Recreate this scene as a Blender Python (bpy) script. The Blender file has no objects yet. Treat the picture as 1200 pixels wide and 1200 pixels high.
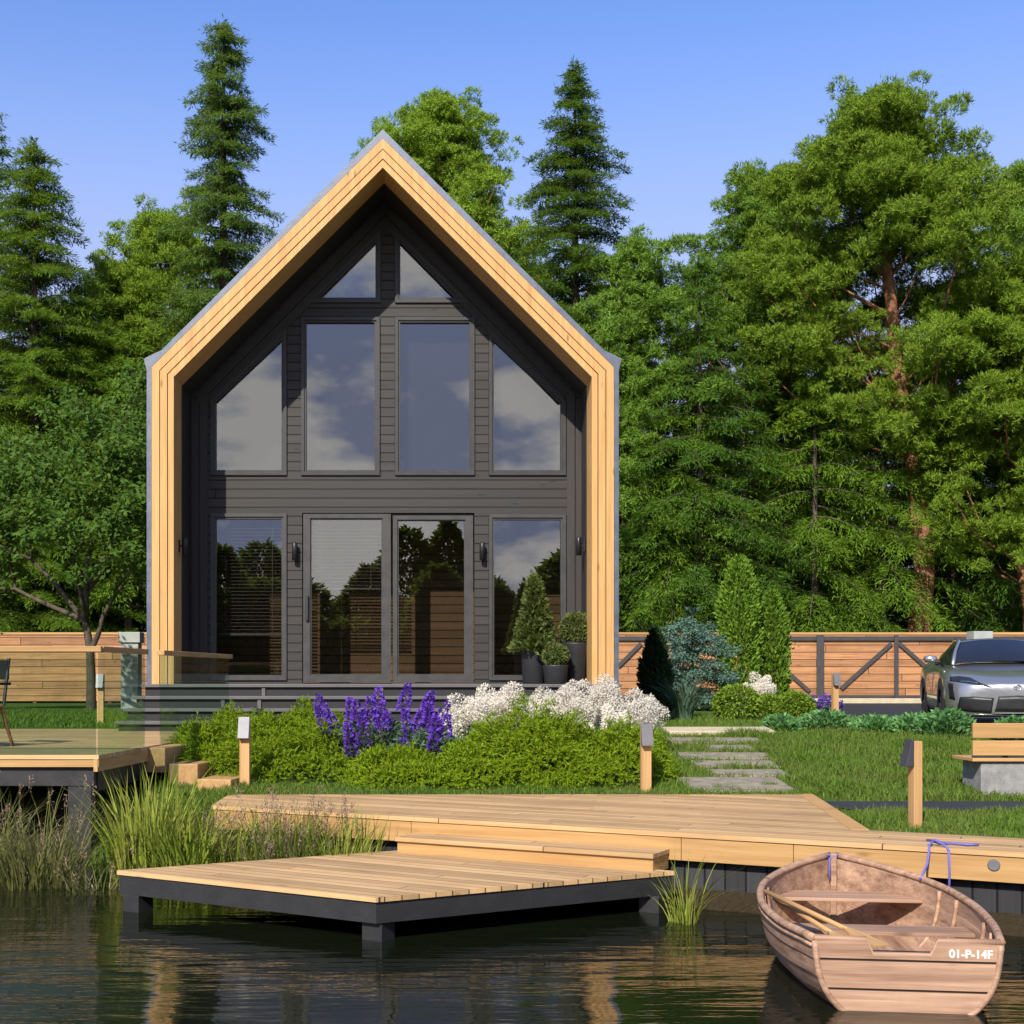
import bpy, bmesh, math, random
import numpy as np
from mathutils import Vector, Matrix
from mathutils.bvhtree import BVHTree

C = bpy.context.scene.collection
R = math.radians
EYE = 1.76                      # camera height above the water (z = 0)
FPX = 1600.0                    # focal length in photo pixels (1200 px wide frame)

# ------------------------------------------------------------------ helpers
def tag(o, label=None, cat=None, group=None, kind=None):
    if label: o['label'] = label
    if cat: o['category'] = cat
    if group: o['group'] = group
    if kind: o['kind'] = kind
    return o

def empty(name, loc, rz=0.0):
    o = bpy.data.objects.new(name, None)
    C.objects.link(o)
    o.location = loc
    o.rotation_euler = (0, 0, rz)
    o.empty_display_size = 0.2
    return o

def link(name, me, mat=None, parent=None, smooth=False):
    o = bpy.data.objects.new(name, me)
    C.objects.link(o)
    if mat is not None:
        for m in (mat if isinstance(mat, (list, tuple)) else [mat]):
            me.materials.append(m)
    if parent is not None:
        o.parent = parent
    if smooth:
        me.polygons.foreach_set('use_smooth', np.ones(len(me.polygons), dtype=bool))
    return o

def np_mesh(name, V, F, mi=None):
    V = np.asarray(V, dtype=np.float32).reshape(-1, 3)
    F = np.asarray(F, dtype=np.int32)
    me = bpy.data.meshes.new(name)
    n, k = F.shape
    me.vertices.add(len(V)); me.vertices.foreach_set('co', V.ravel())
    me.loops.add(n * k); me.loops.foreach_set('vertex_index', F.ravel())
    me.polygons.add(n)
    me.polygons.foreach_set('loop_start', np.arange(0, n * k, k, dtype=np.int32))
    if mi is not None:
        me.polygons.foreach_set('material_index', np.asarray(mi, dtype=np.int32))
    me.update(calc_edges=True)
    return me

class MB:
    """collects boxes, prisms, tubes and lofts, then links them as one mesh object"""
    def __init__(s): s.v = []; s.f = []
    def add(s, vs, fs):
        b = len(s.v); s.v += [tuple(p) for p in vs]; s.f += [[i + b for i in f] for f in fs]; return s
    def box(s, x0, x1, y0, y1, z0, z1):
        vs = [(x0,y0,z0),(x1,y0,z0),(x1,y1,z0),(x0,y1,z0),(x0,y0,z1),(x1,y0,z1),(x1,y1,z1),(x0,y1,z1)]
        return s.add(vs, [[0,3,2,1],[4,5,6,7],[0,1,5,4],[1,2,6,5],[2,3,7,6],[3,0,4,7]])
    def prism_y(s, poly, y0, y1):          # poly of (x, z) CCW seen from -y
        n = len(poly)
        vs = [(x, y0, z) for x, z in poly] + [(x, y1, z) for x, z in poly]
        fs = [list(range(n)), list(range(2*n-1, n-1, -1))]
        for i in range(n):
            j = (i+1) % n; fs.append([i, i+n, j+n, j])
        return s.add(vs, fs)
    def prism_z(s, poly, z0, z1):          # poly of (x, y) CCW seen from above
        n = len(poly)
        vs = [(x, y, z0) for x, y in poly] + [(x, y, z1) for x, y in poly]
        fs = [list(range(n-1, -1, -1)), list(range(n, 2*n))]
        for i in range(n):
            j = (i+1) % n; fs.append([i, j, j+n, i+n])
        return s.add(vs, fs)
    def prism_x(s, poly, x0, x1):          # poly of (y, z)
        n = len(poly)
        vs = [(x0, y, z) for y, z in poly] + [(x1, y, z) for y, z in poly]
        fs = [list(range(n)), list(range(2*n-1, n-1, -1))]
        for i in range(n):
            j = (i+1) % n; fs.append([i, i+n, j+n, j])
        return s.add(vs, fs)
    def ring_y(s, outer, inner, y0, y1):   # frame: same vertex count, (x, z)
        n = len(outer)
        vs = [(x,y0,z) for x,z in outer] + [(x,y0,z) for x,z in inner] + [(x,y1,z) for x,z in outer] + [(x,y1,z) for x,z in inner]
        fs = []
        for i in range(n):
            j = (i+1) % n
            fs += [[i, j, n+j, n+i], [2*n+i, 3*n+i, 3*n+j, 2*n+j], [i, 2*n+i, 2*n+j, j], [n+i, n+j, 3*n+j, 3*n+i]]
        return s.add(vs, fs)
    def tube(s, pts, rad, n=6, cap=True):
        pts = [Vector(p) for p in pts]
        if not isinstance(rad, (list, tuple)): rad = [rad]*len(pts)
        vs = []; fs = []
        ref = None
        for i, p in enumerate(pts):
            d = (pts[min(i+1, len(pts)-1)] - pts[max(i-1, 0)]).normalized()
            if ref is None:
                ref = Vector((1,0,0)) if abs(d.x) < .8 else Vector((0,1,0))
            a = d.cross(ref).normalized(); ref = a.cross(d).normalized()
            b = d.cross(a)
            for k in range(n):
                t = 2*math.pi*k/n
                vs.append(p + (a*math.cos(t) + b*math.sin(t))*rad[i])
        for i in range(len(pts)-1):
            for k in range(n):
                l = (k+1) % n
                fs.append([i*n+k, i*n+l, (i+1)*n+l, (i+1)*n+k])
        if cap:
            fs.append(list(range(n-1,-1,-1))); fs.append([(len(pts)-1)*n+k for k in range(n)])
        return s.add(vs, fs)
    def lathe(s, prof, cx, cy, n=20):      # prof of (r, z)
        vs = []; fs = []
        for r, z in prof:
            for k in range(n):
                t = 2*math.pi*k/n; vs.append((cx+r*math.cos(t), cy+r*math.sin(t), z))
        for i in range(len(prof)-1):
            for k in range(n):
                l = (k+1) % n; fs.append([i*n+k, i*n+l, (i+1)*n+l, (i+1)*n+k])
        fs.append(list(range(n-1,-1,-1))); fs.append([(len(prof)-1)*n+k for k in range(n)])
        return s.add(vs, fs)
    def grid(s, rows, close=False):
        m = len(rows[0]); vs = [p for r in rows for p in r]; fs = []
        for i in range(len(rows)-1):
            for k in range(m-1 if not close else m):
                l = (k+1) % m
                fs.append([i*m+k, i*m+l, (i+1)*m+l, (i+1)*m+k])
        return s.add(vs, fs)
    def mesh(s, name, fix=True):
        me = bpy.data.meshes.new(name); me.from_pydata(s.v, [], s.f); me.update()
        if fix:
            bm = bmesh.new(); bm.from_mesh(me); bmesh.ops.recalc_face_normals(bm, faces=bm.faces); bm.to_mesh(me); bm.free()
        return me
    def build(s, name, mat, parent=None, smooth=False, bevel=0.0, fix=True):
        o = link(name, s.mesh(name, fix), mat, parent, smooth)
        if bevel:
            m = o.modifiers.new('bevel', 'BEVEL'); m.width = bevel; m.segments = 2; m.limit_method = 'ANGLE'
        return o

# ------------------------------------------------------------------ materials
def newmat(name):
    m = bpy.data.materials.new(name); m.use_nodes = True
    nt = m.node_tree; nt.nodes.clear()
    return m, nt
def N(nt, t, ins=None, **props):
    n = nt.nodes.new(t)
    for k, v in props.items(): setattr(n, k, v)
    for k, v in (ins or {}).items():
        if hasattr(v, 'bl_idname') and hasattr(v, 'is_output') : nt.links.new(v, n.inputs[k])
        else: n.inputs[k].default_value = v
    return n
def M_(nt, op, a, b=None, c=None):
    n = nt.nodes.new('ShaderNodeMath'); n.operation = op
    for i, v in enumerate((a, b, c)):
        if v is None: continue
        if hasattr(v, 'is_output'): nt.links.new(v, n.inputs[i])
        else: n.inputs[i].default_value = v
    return n.outputs[0]
def MIX(nt, fac, a, b, mode='MIX'):
    n = nt.nodes.new('ShaderNodeMix'); n.data_type = 'RGBA'; n.blend_type = mode
    for sock, v in ((n.inputs[0], fac), (n.inputs[6], a), (n.inputs[7], b)):
        if hasattr(v, 'is_output'): nt.links.new(v, sock)
        elif isinstance(v, (int, float)): sock.default_value = v
        else: sock.default_value = (*v, 1) if len(v) == 3 else v
    return n.outputs[2]
def RAMP(nt, fac, stops):
    n = nt.nodes.new('ShaderNodeValToRGB')
    nt.links.new(fac, n.inputs[0])
    e = n.color_ramp.elements
    while len(e) < len(stops): e.new(0.5)
    for i, (p, c) in enumerate(stops):
        e[i].position = p; e[i].color = (c, c, c, 1) if isinstance(c, (int, float)) else (*c, 1)
    return n.outputs[0]
def OBJ(nt): return nt.nodes.new('ShaderNodeTexCoord').outputs['Object']
def SCALE(nt, vec, s):
    n = nt.nodes.new('ShaderNodeMapping'); nt.links.new(vec, n.inputs[0]); n.inputs['Scale'].default_value = s; return n.outputs[0]
def NOISE(nt, vec, scale=1.0, detail=4.0, rough=0.55, out='Fac'):
    n = N(nt, 'ShaderNodeTexNoise', {'Vector': vec, 'Scale': scale, 'Detail': detail, 'Roughness': rough}); return n.outputs[out]
def finish(nt, color, rough=0.6, spec=0.4, bump=None, bump_d=0.01, metallic=0.0, **extra):
    p = nt.nodes.new('ShaderNodeBsdfPrincipled')
    def put(k, v):
        if hasattr(v, 'is_output'): nt.links.new(v, p.inputs[k])
        elif isinstance(v, tuple): p.inputs[k].default_value = (*v, 1) if len(v) == 3 else v
        else: p.inputs[k].default_value = v
    put('Base Color', color); put('Roughness', rough); put('Specular IOR Level', spec); put('Metallic', metallic)
    for k, v in extra.items(): put(k.replace('_', ' '), v)
    if bump is not None:
        b = N(nt, 'ShaderNodeBump', {'Height': bump, 'Distance': bump_d, 'Strength': 1.0}); nt.links.new(b.outputs[0], p.inputs['Normal'])
    o = nt.nodes.new('ShaderNodeOutputMaterial'); nt.links.new(p.outputs[0], o.inputs[0])
    return p, o

def wood(name, dark, light, across, along, width=0.14, gap=0.006, off=0.0, rough=0.6, vary=0.25, knots=True, gapcol=0.12, wear=0.0, length=3.6):
    """boards running along one object axis; width 0 = one piece of timber without joints"""
    m, nt = newmat(name); co = OBJ(nt)
    sep = N(nt, 'ShaderNodeSeparateXYZ', {0: co})
    ax = {'X': 0, 'Y': 1, 'Z': 2}
    sc = [16.0, 16.0, 16.0]; sc[ax[along]] = 0.7
    if width:
        u = M_(nt, 'DIVIDE', M_(nt, 'ADD', sep.outputs[ax[across]], off + 100*width), width)
        idx = M_(nt, 'FLOOR', u); fr = M_(nt, 'FRACT', u)
        rnd0 = N(nt, 'ShaderNodeTexWhiteNoise', {'W': idx}, noise_dimensions='1D').outputs['Value']
        al = M_(nt, 'DIVIDE', M_(nt, 'ADD', sep.outputs[ax[along]], M_(nt, 'MULTIPLY', rnd0, length)), length)
        seg = M_(nt, 'FLOOR', al); fl = M_(nt, 'FRACT', al)
        cid = N(nt, 'ShaderNodeCombineXYZ', {0: idx, 1: seg, 2: 0.0})
        rnd = N(nt, 'ShaderNodeTexWhiteNoise', {'Vector': cid.outputs[0]}, noise_dimensions='3D').outputs['Value']
        e = gap / width
        edge = M_(nt, 'MINIMUM', M_(nt, 'MINIMUM', fr, M_(nt, 'SUBTRACT', 1.0, fr)), M_(nt, 'MULTIPLY', M_(nt, 'MINIMUM', fl, M_(nt, 'SUBTRACT', 1.0, fl)), length / width))
        mask = N(nt, 'ShaderNodeMapRange', {'Value': edge, 1: e*0.35, 2: e*0.75, 3: 0.0, 4: 1.0}).outputs[0]
        offv = N(nt, 'ShaderNodeCombineXYZ', {0: M_(nt, 'MULTIPLY', rnd, 37.0), 1: M_(nt, 'MULTIPLY', rnd, 71.0), 2: M_(nt, 'MULTIPLY', rnd, 13.0)})
        vec = N(nt, 'ShaderNodeVectorMath', {0: co, 1: offv.outputs[0]}, operation='ADD').outputs[0]
    else:
        rnd = N(nt, 'ShaderNodeObjectInfo').outputs['Random']; mask = None; vec = co
    g = NOISE(nt, SCALE(nt, vec, sc), 1.0, 6, 0.62)
    sc2 = [70.0]*3; sc2[ax[along]] = 2.0
    fine = NOISE(nt, SCALE(nt, vec, sc2), 1.0, 3, 0.6)
    grain = M_(nt, 'ADD', M_(nt, 'MULTIPLY', g, 0.7), M_(nt, 'MULTIPLY', fine, 0.3))
    col = MIX(nt, N(nt, 'ShaderNodeMapRange', {'Value': grain, 1: 0.3, 2: 0.68}).outputs[0], dark, light)
    tone = N(nt, 'ShaderNodeMapRange', {'Value': rnd, 3: 1.0 - vary, 4: 1.0 + vary*0.6}).outputs[0]
    tv = N(nt, 'ShaderNodeCombineXYZ', {0: tone, 1: tone, 2: tone})
    col = MIX(nt, 1.0, col, tv.outputs[0], 'MULTIPLY')
    if knots:
        ks = [5.5]*3; ks[ax[along]] = 1.6
        vo = N(nt, 'ShaderNodeTexVoronoi', {'Vector': SCALE(nt, vec, ks), 'Scale': 1.0})
        k = N(nt, 'ShaderNodeMapRange', {'Value': vo.outputs['Distance'], 1: 0.05, 2: 0.13, 3: 0.65, 4: 0.0}).outputs[0]
        col = MIX(nt, k, col, tuple(c*0.35 for c in dark))
    if wear:
        w = NOISE(nt, co, 1.3, 5, 0.6)
        wf = N(nt, 'ShaderNodeMapRange', {'Value': w, 1: 0.45, 2: 0.75, 3: 0.0, 4: wear}).outputs[0]
        col = MIX(nt, wf, col, tuple(c*0.45 for c in dark))
    h = M_(nt, 'MULTIPLY', grain, 0.25)
    if mask is not None:
        col = MIX(nt, mask, tuple(c*gapcol for c in dark), col)
        h = M_(nt, 'ADD', h, mask)
    finish(nt, col, rough, 0.3, h, 0.006)
    return m

def plain(name, col, rough=0.5, spec=0.4, metallic=0.0, var=0.12, scale=6.0, bump=0.0015, **extra):
    m, nt = newmat(name); co = OBJ(nt)
    n = NOISE(nt, co, scale, 5, 0.6)
    f = N(nt, 'ShaderNodeMapRange', {'Value': n, 1: 0.3, 2: 0.7}).outputs[0]
    c = MIX(nt, f, tuple(x*(1-var) for x in col), tuple(min(1, x*(1+var)) for x in col))
    r = N(nt, 'ShaderNodeMapRange', {'Value': n, 1: 0.3, 2: 0.7, 3: max(0.02, rough-0.06), 4: min(1, rough+0.08)}).outputs[0]
    finish(nt, c, r, spec, NOISE(nt, co, 60, 3), bump, metallic, **extra)
    return m

def leaf(name, a, b, c=None, trans=0.40, rough=0.65, vscale=0.7, spec=0.13, petal=False):
    """leaf-sized faces: every face its own tone, plus slow drifts through the plant"""
    m, nt = newmat(name)
    geo = nt.nodes.new('ShaderNodeNewGeometry')
    rnd = geo.outputs['Random Per Island']
    col = MIX(nt, rnd, a, b)
    n = NOISE(nt, geo.outputs['Position'], vscale, 3, 0.6)
    f = N(nt, 'ShaderNodeMapRange', {'Value': n, 1: 0.35, 2: 0.65, 3: 0.0, 4: 0.75}).outputs[0]
    if c: col = MIX(nt, f, col, c)
    oi = N(nt, 'ShaderNodeObjectInfo').outputs['Random']
    t = N(nt, 'ShaderNodeMapRange', {'Value': oi, 3: 0.85, 4: 1.15}).outputs[0]
    tv = N(nt, 'ShaderNodeCombineXYZ', {0: t, 1: t, 2: t})
    col = MIX(nt, 1.0, col, tv.outputs[0], 'MULTIPLY')
    p = N(nt, 'ShaderNodeBsdfPrincipled', {'Base Color': col, 'Roughness': rough, 'Specular IOR Level': spec})
    tr = N(nt, 'ShaderNodeBsdfTranslucent', {'Color': col if petal else MIX(nt, 0.5, col, (0.25, 0.3, 0.02))})
    mx = N(nt, 'ShaderNodeMixShader', {0: trans, 1: p.outputs[0], 2: tr.outputs[0]})
    o = nt.nodes.new('ShaderNodeOutputMaterial'); nt.links.new(mx.outputs[0], o.inputs[0])
    return m

def glass(name, tint, refl, rough=0.0, graze=0.6):
    m, nt = newmat(name)
    tr = N(nt, 'ShaderNodeBsdfTransparent', {'Color': (*tint, 1)})
    gl = N(nt, 'ShaderNodeBsdfGlossy', {'Color': (0.95, 0.97, 1, 1), 'Roughness': rough})
    lw = N(nt, 'ShaderNodeLayerWeight', {'Blend': 0.5})
    f = M_(nt, 'MINIMUM', M_(nt, 'ADD', M_(nt, 'MULTIPLY', M_(nt, 'POWER', lw.outputs['Facing'], 5.0), graze), refl), 1.0)
    mx = N(nt, 'ShaderNodeMixShader', {0: f, 1: tr.outputs[0], 2: gl.outputs[0]})
    o = nt.nodes.new('ShaderNodeOutputMaterial'); nt.links.new(mx.outputs[0], o.inputs[0])
    return m

WD, WL = (0.38, 0.200, 0.064), (0.56, 0.335, 0.128)          # fresh larch / pine
M = {}
M['frame_v'] = wood('timber_fascia_upright', WD, WL, 'X', 'Z', 0, vary=0.08)
M['deck'] = wood('deck_boards', (0.3870, 0.2236, 0.0946), (0.5676, 0.3698, 0.1763), 'Y', 'X', 0.115, 0.006, off=0.055, rough=0.65, vary=0.26, wear=0.35)
M['deck_y'] = wood('deck_boards_crosswise', (0.3870, 0.2279, 0.0989), (0.5676, 0.3741, 0.1806), 'Y', 'X', 0.115, 0.006, off=0.055, rough=0.65, vary=0.26, wear=0.35)
M['timber'] = wood('planed_timber', (0.3060, 0.1620, 0.0567), (0.4860, 0.2970, 0.1188), 'Z', 'X', 0, vary=0.15)
M['timber_y'] = wood('planed_timber_lengthwise', (0.2992, 0.1584, 0.0581), (0.4752, 0.2904, 0.1232), 'X', 'Y', 0, vary=0.15)
M['timber_z'] = wood('planed_timber_upright', (0.3256, 0.1716, 0.0642), (0.4840, 0.2948, 0.1294), 'X', 'Z', 0, vary=0.15)
M['fence'] = wood('fence_boards', (0.24,0.105,0.045), (0.50,0.25,0.11), 'Z', 'X', 0.21, 0.016, vary=0.35, wear=0.4, gapcol=0.25, off=-0.02)
M['clad_h'] = wood('dark_cladding', (0.0254, 0.0228, 0.0204), (0.0413, 0.0371, 0.0333), 'Z', 'X', 0.142, 0.012, length=60, vary=0.14, knots=True, gapcol=0.15, rough=0.55)
M['clad_v'] = wood('dark_boards_upright', (0.0248, 0.0222, 0.0197), (0.0399, 0.0357, 0.0326), 'X', 'Z', 0, vary=0.12, rough=0.55)
M['lining_v'] = wood('dark_lining_upright', (0.0204, 0.0183, 0.0172), (0.0340, 0.0310, 0.0291), 'Y', 'Z', 0.16, 0.010, vary=0.1, gapcol=0.15)
M['lining_s'] = wood('dark_lining_soffit', (0.0382, 0.0340, 0.0306), (0.0595, 0.0536, 0.0485), 'Y', 'X', 0.16, 0.010, vary=0.1, gapcol=0.15)
M['inner'] = wood('inside_boards', (0.1275, 0.0798, 0.0378), (0.2250, 0.1450, 0.0702), 'Z', 'X', 0.14, 0.012, length=60, vary=0.15, gapcol=0.2)
M['boat'] = wood('weathered_boat_planks', (0.135, 0.068, 0.040), (0.500, 0.315, 0.205), 'Z', 'Y', 0, vary=0.1, wear=0.28, knots=False)
M['boat_x'] = wood('weathered_boat_crosspieces', (0.135, 0.068, 0.040), (0.500, 0.315, 0.205), 'Z', 'X', 0, vary=0.1, wear=0.25)
M['transom'] = wood('weathered_transom_planks', (0.135, 0.068, 0.040), (0.500, 0.315, 0.205), 'Z', 'X', 0.155, 0.009, off=0.03, vary=0.16, wear=0.5, length=9)
M['metal'] = plain('roof_metal', (0.1080, 0.1215, 0.1530), 0.42, 0.5, 0.5)
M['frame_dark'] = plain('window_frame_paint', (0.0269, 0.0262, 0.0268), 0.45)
M['frame_lit'] = plain('frame_paint_sunlit', (0.0389, 0.0374, 0.0359), 0.45)  # same frame paint, sunlight put into the colour of the lower frames
M['steel'] = plain('dark_steel_paint', (0.021,0.0205,0.021), 0.5)
M['steel_fence'] = plain('fence_steel_paint', (0.045,0.042,0.042), 0.55)
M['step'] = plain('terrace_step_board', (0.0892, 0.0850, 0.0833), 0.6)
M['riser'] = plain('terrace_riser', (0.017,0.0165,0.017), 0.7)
M['alu'] = plain('bollard_metal_sunlit', (0.3060, 0.3060, 0.3060), 0.75, 0.15, 0.0)  # head metal whitened in colour for heads the sun strikes
M['alu_mid'] = plain('dim_head_and_bolt_metal', (0.13,0.13,0.14), 0.7, 0.15, 0.0)  # same metal, shade put into the colour for turned heads; also bolt cap
M['alu_dark'] = plain('bollard_metal_dark', (0.035,0.035,0.045), 0.45, 0.5, 0.0)
M['black'] = plain('black_plastic', (0.012,0.012,0.013), 0.4)
M['pot'] = plain('pot_glaze', (0.022,0.022,0.025), 0.5, bump=0.0006)
M['concrete'] = plain('concrete', (0.2160, 0.2115, 0.2025), 0.85, 0.2, 0, 0.25, 9.0, 0.004)
M['slab'] = plain('path_stone', (0.2090, 0.1808, 0.1332), 0.85, 0.2, 0, 0.3, 7.0, 0.004)
M['asphalt'] = plain('asphalt', (0.030,0.031,0.035), 0.9, 0.2, 0, 0.3, 20.0, 0.004)
M['kerb'] = plain('kerb_stone', (0.42,0.36,0.23), 0.85)
M['wallboard'] = wood('retaining_boards', (0.022,0.022,0.024), (0.04,0.04,0.042), 'X', 'Z', 0.16, 0.012, vary=0.3, knots=False, rough=0.8)
M['rope'] = plain('rope_fibre', (0.13,0.12,0.36), 0.9, 0.1)
M['ropegrey'] = plain('rope_fibre_grey', (0.25,0.24,0.3), 0.9, 0.1)
M['white'] = plain('white_paint', (0.8,0.8,0.78), 0.6, var=0.04)
M['blind'] = plain('blind_slats', (0.13,0.12,0.105), 0.6)
M['pillar'] = plain('pillar_render', (0.30,0.32,0.30), 0.8)
M['blackout'] = plain('blackout_surface', (0.022,0.023,0.025), 0.8)
M['pane'] = glass('coated_window_glass', (0.76,0.75,0.74), 0.135)
M['rail_glass'] = glass('railing_glass', (0.80,0.90,0.83), 0.10, graze=0.3)
M['bark_pine'] = plain('pine_bark', (0.27,0.13,0.07), 0.9, 0.1, 0, 0.45, 5.0, 0.02)
M['bark'] = plain('grey_bark', (0.085,0.068,0.052), 0.9, 0.1, 0, 0.4, 6.0, 0.015)
M['twig'] = plain('brown_stem', (0.07,0.05,0.03), 0.9, 0.1)

M['l_spruce'] = leaf('spruce_needles', (0.032, 0.084, 0.011), (0.102, 0.200, 0.026), (0.062, 0.138, 0.014))
M['l_spruce_y'] = leaf('bright_spruce_needles', (0.048, 0.112, 0.010), (0.180, 0.300, 0.027), (0.105, 0.195, 0.014))
M['l_spruce_b'] = leaf('bluish_spruce_needles', (0.044, 0.095, 0.018), (0.130, 0.220, 0.042), (0.075, 0.145, 0.024))
M['l_pine'] = leaf('pine_needles', (0.090, 0.165, 0.016), (0.290, 0.425, 0.045), (0.190, 0.300, 0.022))
M['l_pine_g'] = leaf('green_pine_needles', (0.078, 0.158, 0.020), (0.225, 0.370, 0.055), (0.145, 0.260, 0.028))
M['l_decid'] = leaf('broad_leaves', (0.035, 0.085, 0.012), (0.115, 0.205, 0.030), (0.065, 0.130, 0.020))
M['l_thuja'] = leaf('thuja_sprays', (0.062, 0.136, 0.015), (0.185, 0.304, 0.030), (0.106, 0.192, 0.018), 0.25, vscale=3)
M['l_dark'] = leaf('shade_dark_cypress_sprays', (0.010, 0.024, 0.010), (0.022, 0.048, 0.017), None, 0.1)  # leaf colour darkened for the shade the cypress stands in
M['l_blue'] = leaf('blue_spruce_needles', (0.050, 0.115, 0.085), (0.165, 0.265, 0.205), (0.085, 0.165, 0.125), 0.2, vscale=2)
M['l_juni'] = leaf('juniper_sprays', (0.080, 0.150, 0.005), (0.270, 0.370, 0.014), (0.165, 0.250, 0.007), 0.35, vscale=2.5)
M['l_box'] = leaf('box_leaves', (0.094, 0.165, 0.015), (0.209, 0.308, 0.033), None, 0.3)
M['l_boxg'] = leaf('clipped_grey_green_leaves', (0.060, 0.086, 0.024), (0.156, 0.192, 0.054), None, 0.3)
M['l_reed'] = leaf('iris_blades', (0.110, 0.190, 0.012), (0.260, 0.360, 0.035), (0.290, 0.260, 0.060), 0.3, vscale=2.5)
M['l_reedd'] = leaf('dull_rush_blades', (0.0631, 0.0946, 0.0192), (0.1804, 0.1608, 0.0664), (0.1263, 0.1324, 0.0352), 0.25, vscale=4)
M['l_seed'] = leaf('rush_seed_heads', (0.160, 0.100, 0.075), (0.320, 0.240, 0.160), None, 0.2, petal=True)
M['l_bg'] = leaf('blue_green_leaves', (0.056, 0.179, 0.052), (0.187, 0.357, 0.125), None, 0.3)
M['l_lup'] = leaf('lupin_leaves', (0.055, 0.110, 0.066), (0.143, 0.220, 0.143), None, 0.3)
M['l_purple'] = leaf('purple_petals', (0.094, 0.033, 0.330), (0.220, 0.094, 0.572), None, 0.3, petal=True)
M['l_white'] = leaf('cream_petals', (0.760, 0.690, 0.560), (0.840, 0.800, 0.710), None, 0.45, spec=0.08, petal=True)
M['l_grass'] = leaf('lawn_blades', (0.042, 0.100, 0.009), (0.140, 0.225, 0.028), (0.125, 0.160, 0.035), 0.3, vscale=1.6)

def ground_mat():
    m, nt = newmat('turf_and_soil'); co = OBJ(nt)
    n = NOISE(nt, co, 2.2, 6, 0.65); n2 = NOISE(nt, co, 28, 4, 0.7)
    g = MIX(nt, N(nt, 'ShaderNodeMapRange', {'Value': n2, 1: 0.3, 2: 0.7}).outputs[0], (0.035,0.075,0.010), (0.085,0.135,0.022))
    g = MIX(nt, N(nt, 'ShaderNodeMapRange', {'Value': n, 1: 0.5, 2: 0.75, 3: 0.0, 4: 0.5}).outputs[0], g, (0.15,0.16,0.04))
    sep = N(nt, 'ShaderNodeSeparateXYZ', {0: co})
    soil = N(nt, 'ShaderNodeMapRange', {'Value': M_(nt, 'ADD', sep.outputs[2], M_(nt, 'MULTIPLY', n2, 0.1)), 1: 0.42, 2: 0.52, 3: 1.0, 4: 0.0}).outputs[0]
    s = MIX(nt, n2, (0.014,0.011,0.007), (0.055,0.040,0.02))
    far = N(nt, 'ShaderNodeMapRange', {'Value': sep.outputs[1], 1: 39.0, 2: 40.5, 3: 0.0, 4: 1.0}).outputs[0]
    s2 = MIX(nt, n2, (0.015,0.018,0.008), (0.045,0.045,0.018))
    c = MIX(nt, far, MIX(nt, soil, g, s), s2)
    finish(nt, c, 0.9, 0.1, n2, 0.03)
    return m
M['ground'] = ground_mat()

def water_mat():
    m, nt = newmat('pond_water'); co = OBJ(nt)
    a = NOISE(nt, SCALE(nt, co, (0.55, 2.6, 1)), 1.5, 3, 0.5)
    b = NOISE(nt, SCALE(nt, co, (1.6, 7.0, 1)), 2.2, 3, 0.55)
    d = NOISE(nt, SCALE(nt, co, (0.25, 0.6, 1)), 1.0, 2, 0.5)
    amp = N(nt, 'ShaderNodeMapRange', {'Value': d, 1: 0.35, 2: 0.65, 3: 0.35, 4: 1.0}).outputs[0]
    h = M_(nt, 'MULTIPLY', M_(nt, 'ADD', a, M_(nt, 'MULTIPLY', b, 0.16)), amp)
    p, o = finish(nt, (0.005, 0.007, 0.003), 0.02, 0.5, h, 0.023)
    p.inputs['IOR'].default_value = 1.33
    return m
M['water'] = water_mat()

def paint_mat():
    m, nt = newmat('car_paint'); co = OBJ(nt)
    n = NOISE(nt, co, 900, 1)
    c = MIX(nt, n, (0.31,0.31,0.32), (0.44,0.44,0.45))
    finish(nt, c, 0.28, 0.5, None, 0, 0.75, Coat_Weight=1.0, Coat_Roughness=0.03)
    return m
M['paint'] = paint_mat()
M['car_glass'] = plain('car_glass', (0.012,0.014,0.02), 0.04, 0.7, bump=0.0)
M['lens'] = plain('headlight_lens', (0.018,0.018,0.02), 0.08, 0.8, bump=0.0)
M['chrome'] = plain('bright_trim', (0.6,0.6,0.62), 0.12, 0.5, 1.0, bump=0.0)
M['tyre'] = plain('tyre_rubber', (0.012,0.012,0.012), 0.8)

# ------------------------------------------------------------------ ground levels
def sstep(a, b, x):
    t = np.clip((x - a) / (b - a), 0, 1); return t*t*(3 - 2*t)
DS = -0.557                                       # slope of the deck's front line in plan
def deck_front(x): return 12.63 + DS*(x + 1.966)
def gz(x, y):
    x = np.asarray(x, float); y = np.asarray(y, float)
    bx = np.clip(x, -5.5, 5.2)
    s = (y - deck_front(bx))*0.874
    z = np.interp(s, [-4.5, -1.7, -0.5, 0.0, 0.5, 1.0], [-1.3, -0.75, -0.03, 0.10, 0.40, 0.50])
    zr = np.interp(s, [-4.5, -1.7, -0.4, -0.1, 0.0, 0.5, 1.0], [-1.3, -0.9, -0.35, -0.02, 0.06, 0.40, 0.50])
    wr = sstep(-.2, .4, x); z = z*(1-wr) + zr*wr
    w = sstep(-2.7, -3.3, x)
    a = 13.6 + 1.6*w; b = 18.6 + 2.2*w
    t = np.clip((y - a)/(b - a), 0, 1)
    z = np.where(s > 0.9, np.maximum(z, 0.50 + 0.02*np.clip((s-.9)/.4, 0, 1)), z)
    z = z + np.where(y > a, 0.45*t, 0)
    # land on the far bank behind the camera
    z = np.where(y < -14, np.clip((-14 - y)*0.25 - 1.0, -1.3, 1.0), z)
    return z

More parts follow.
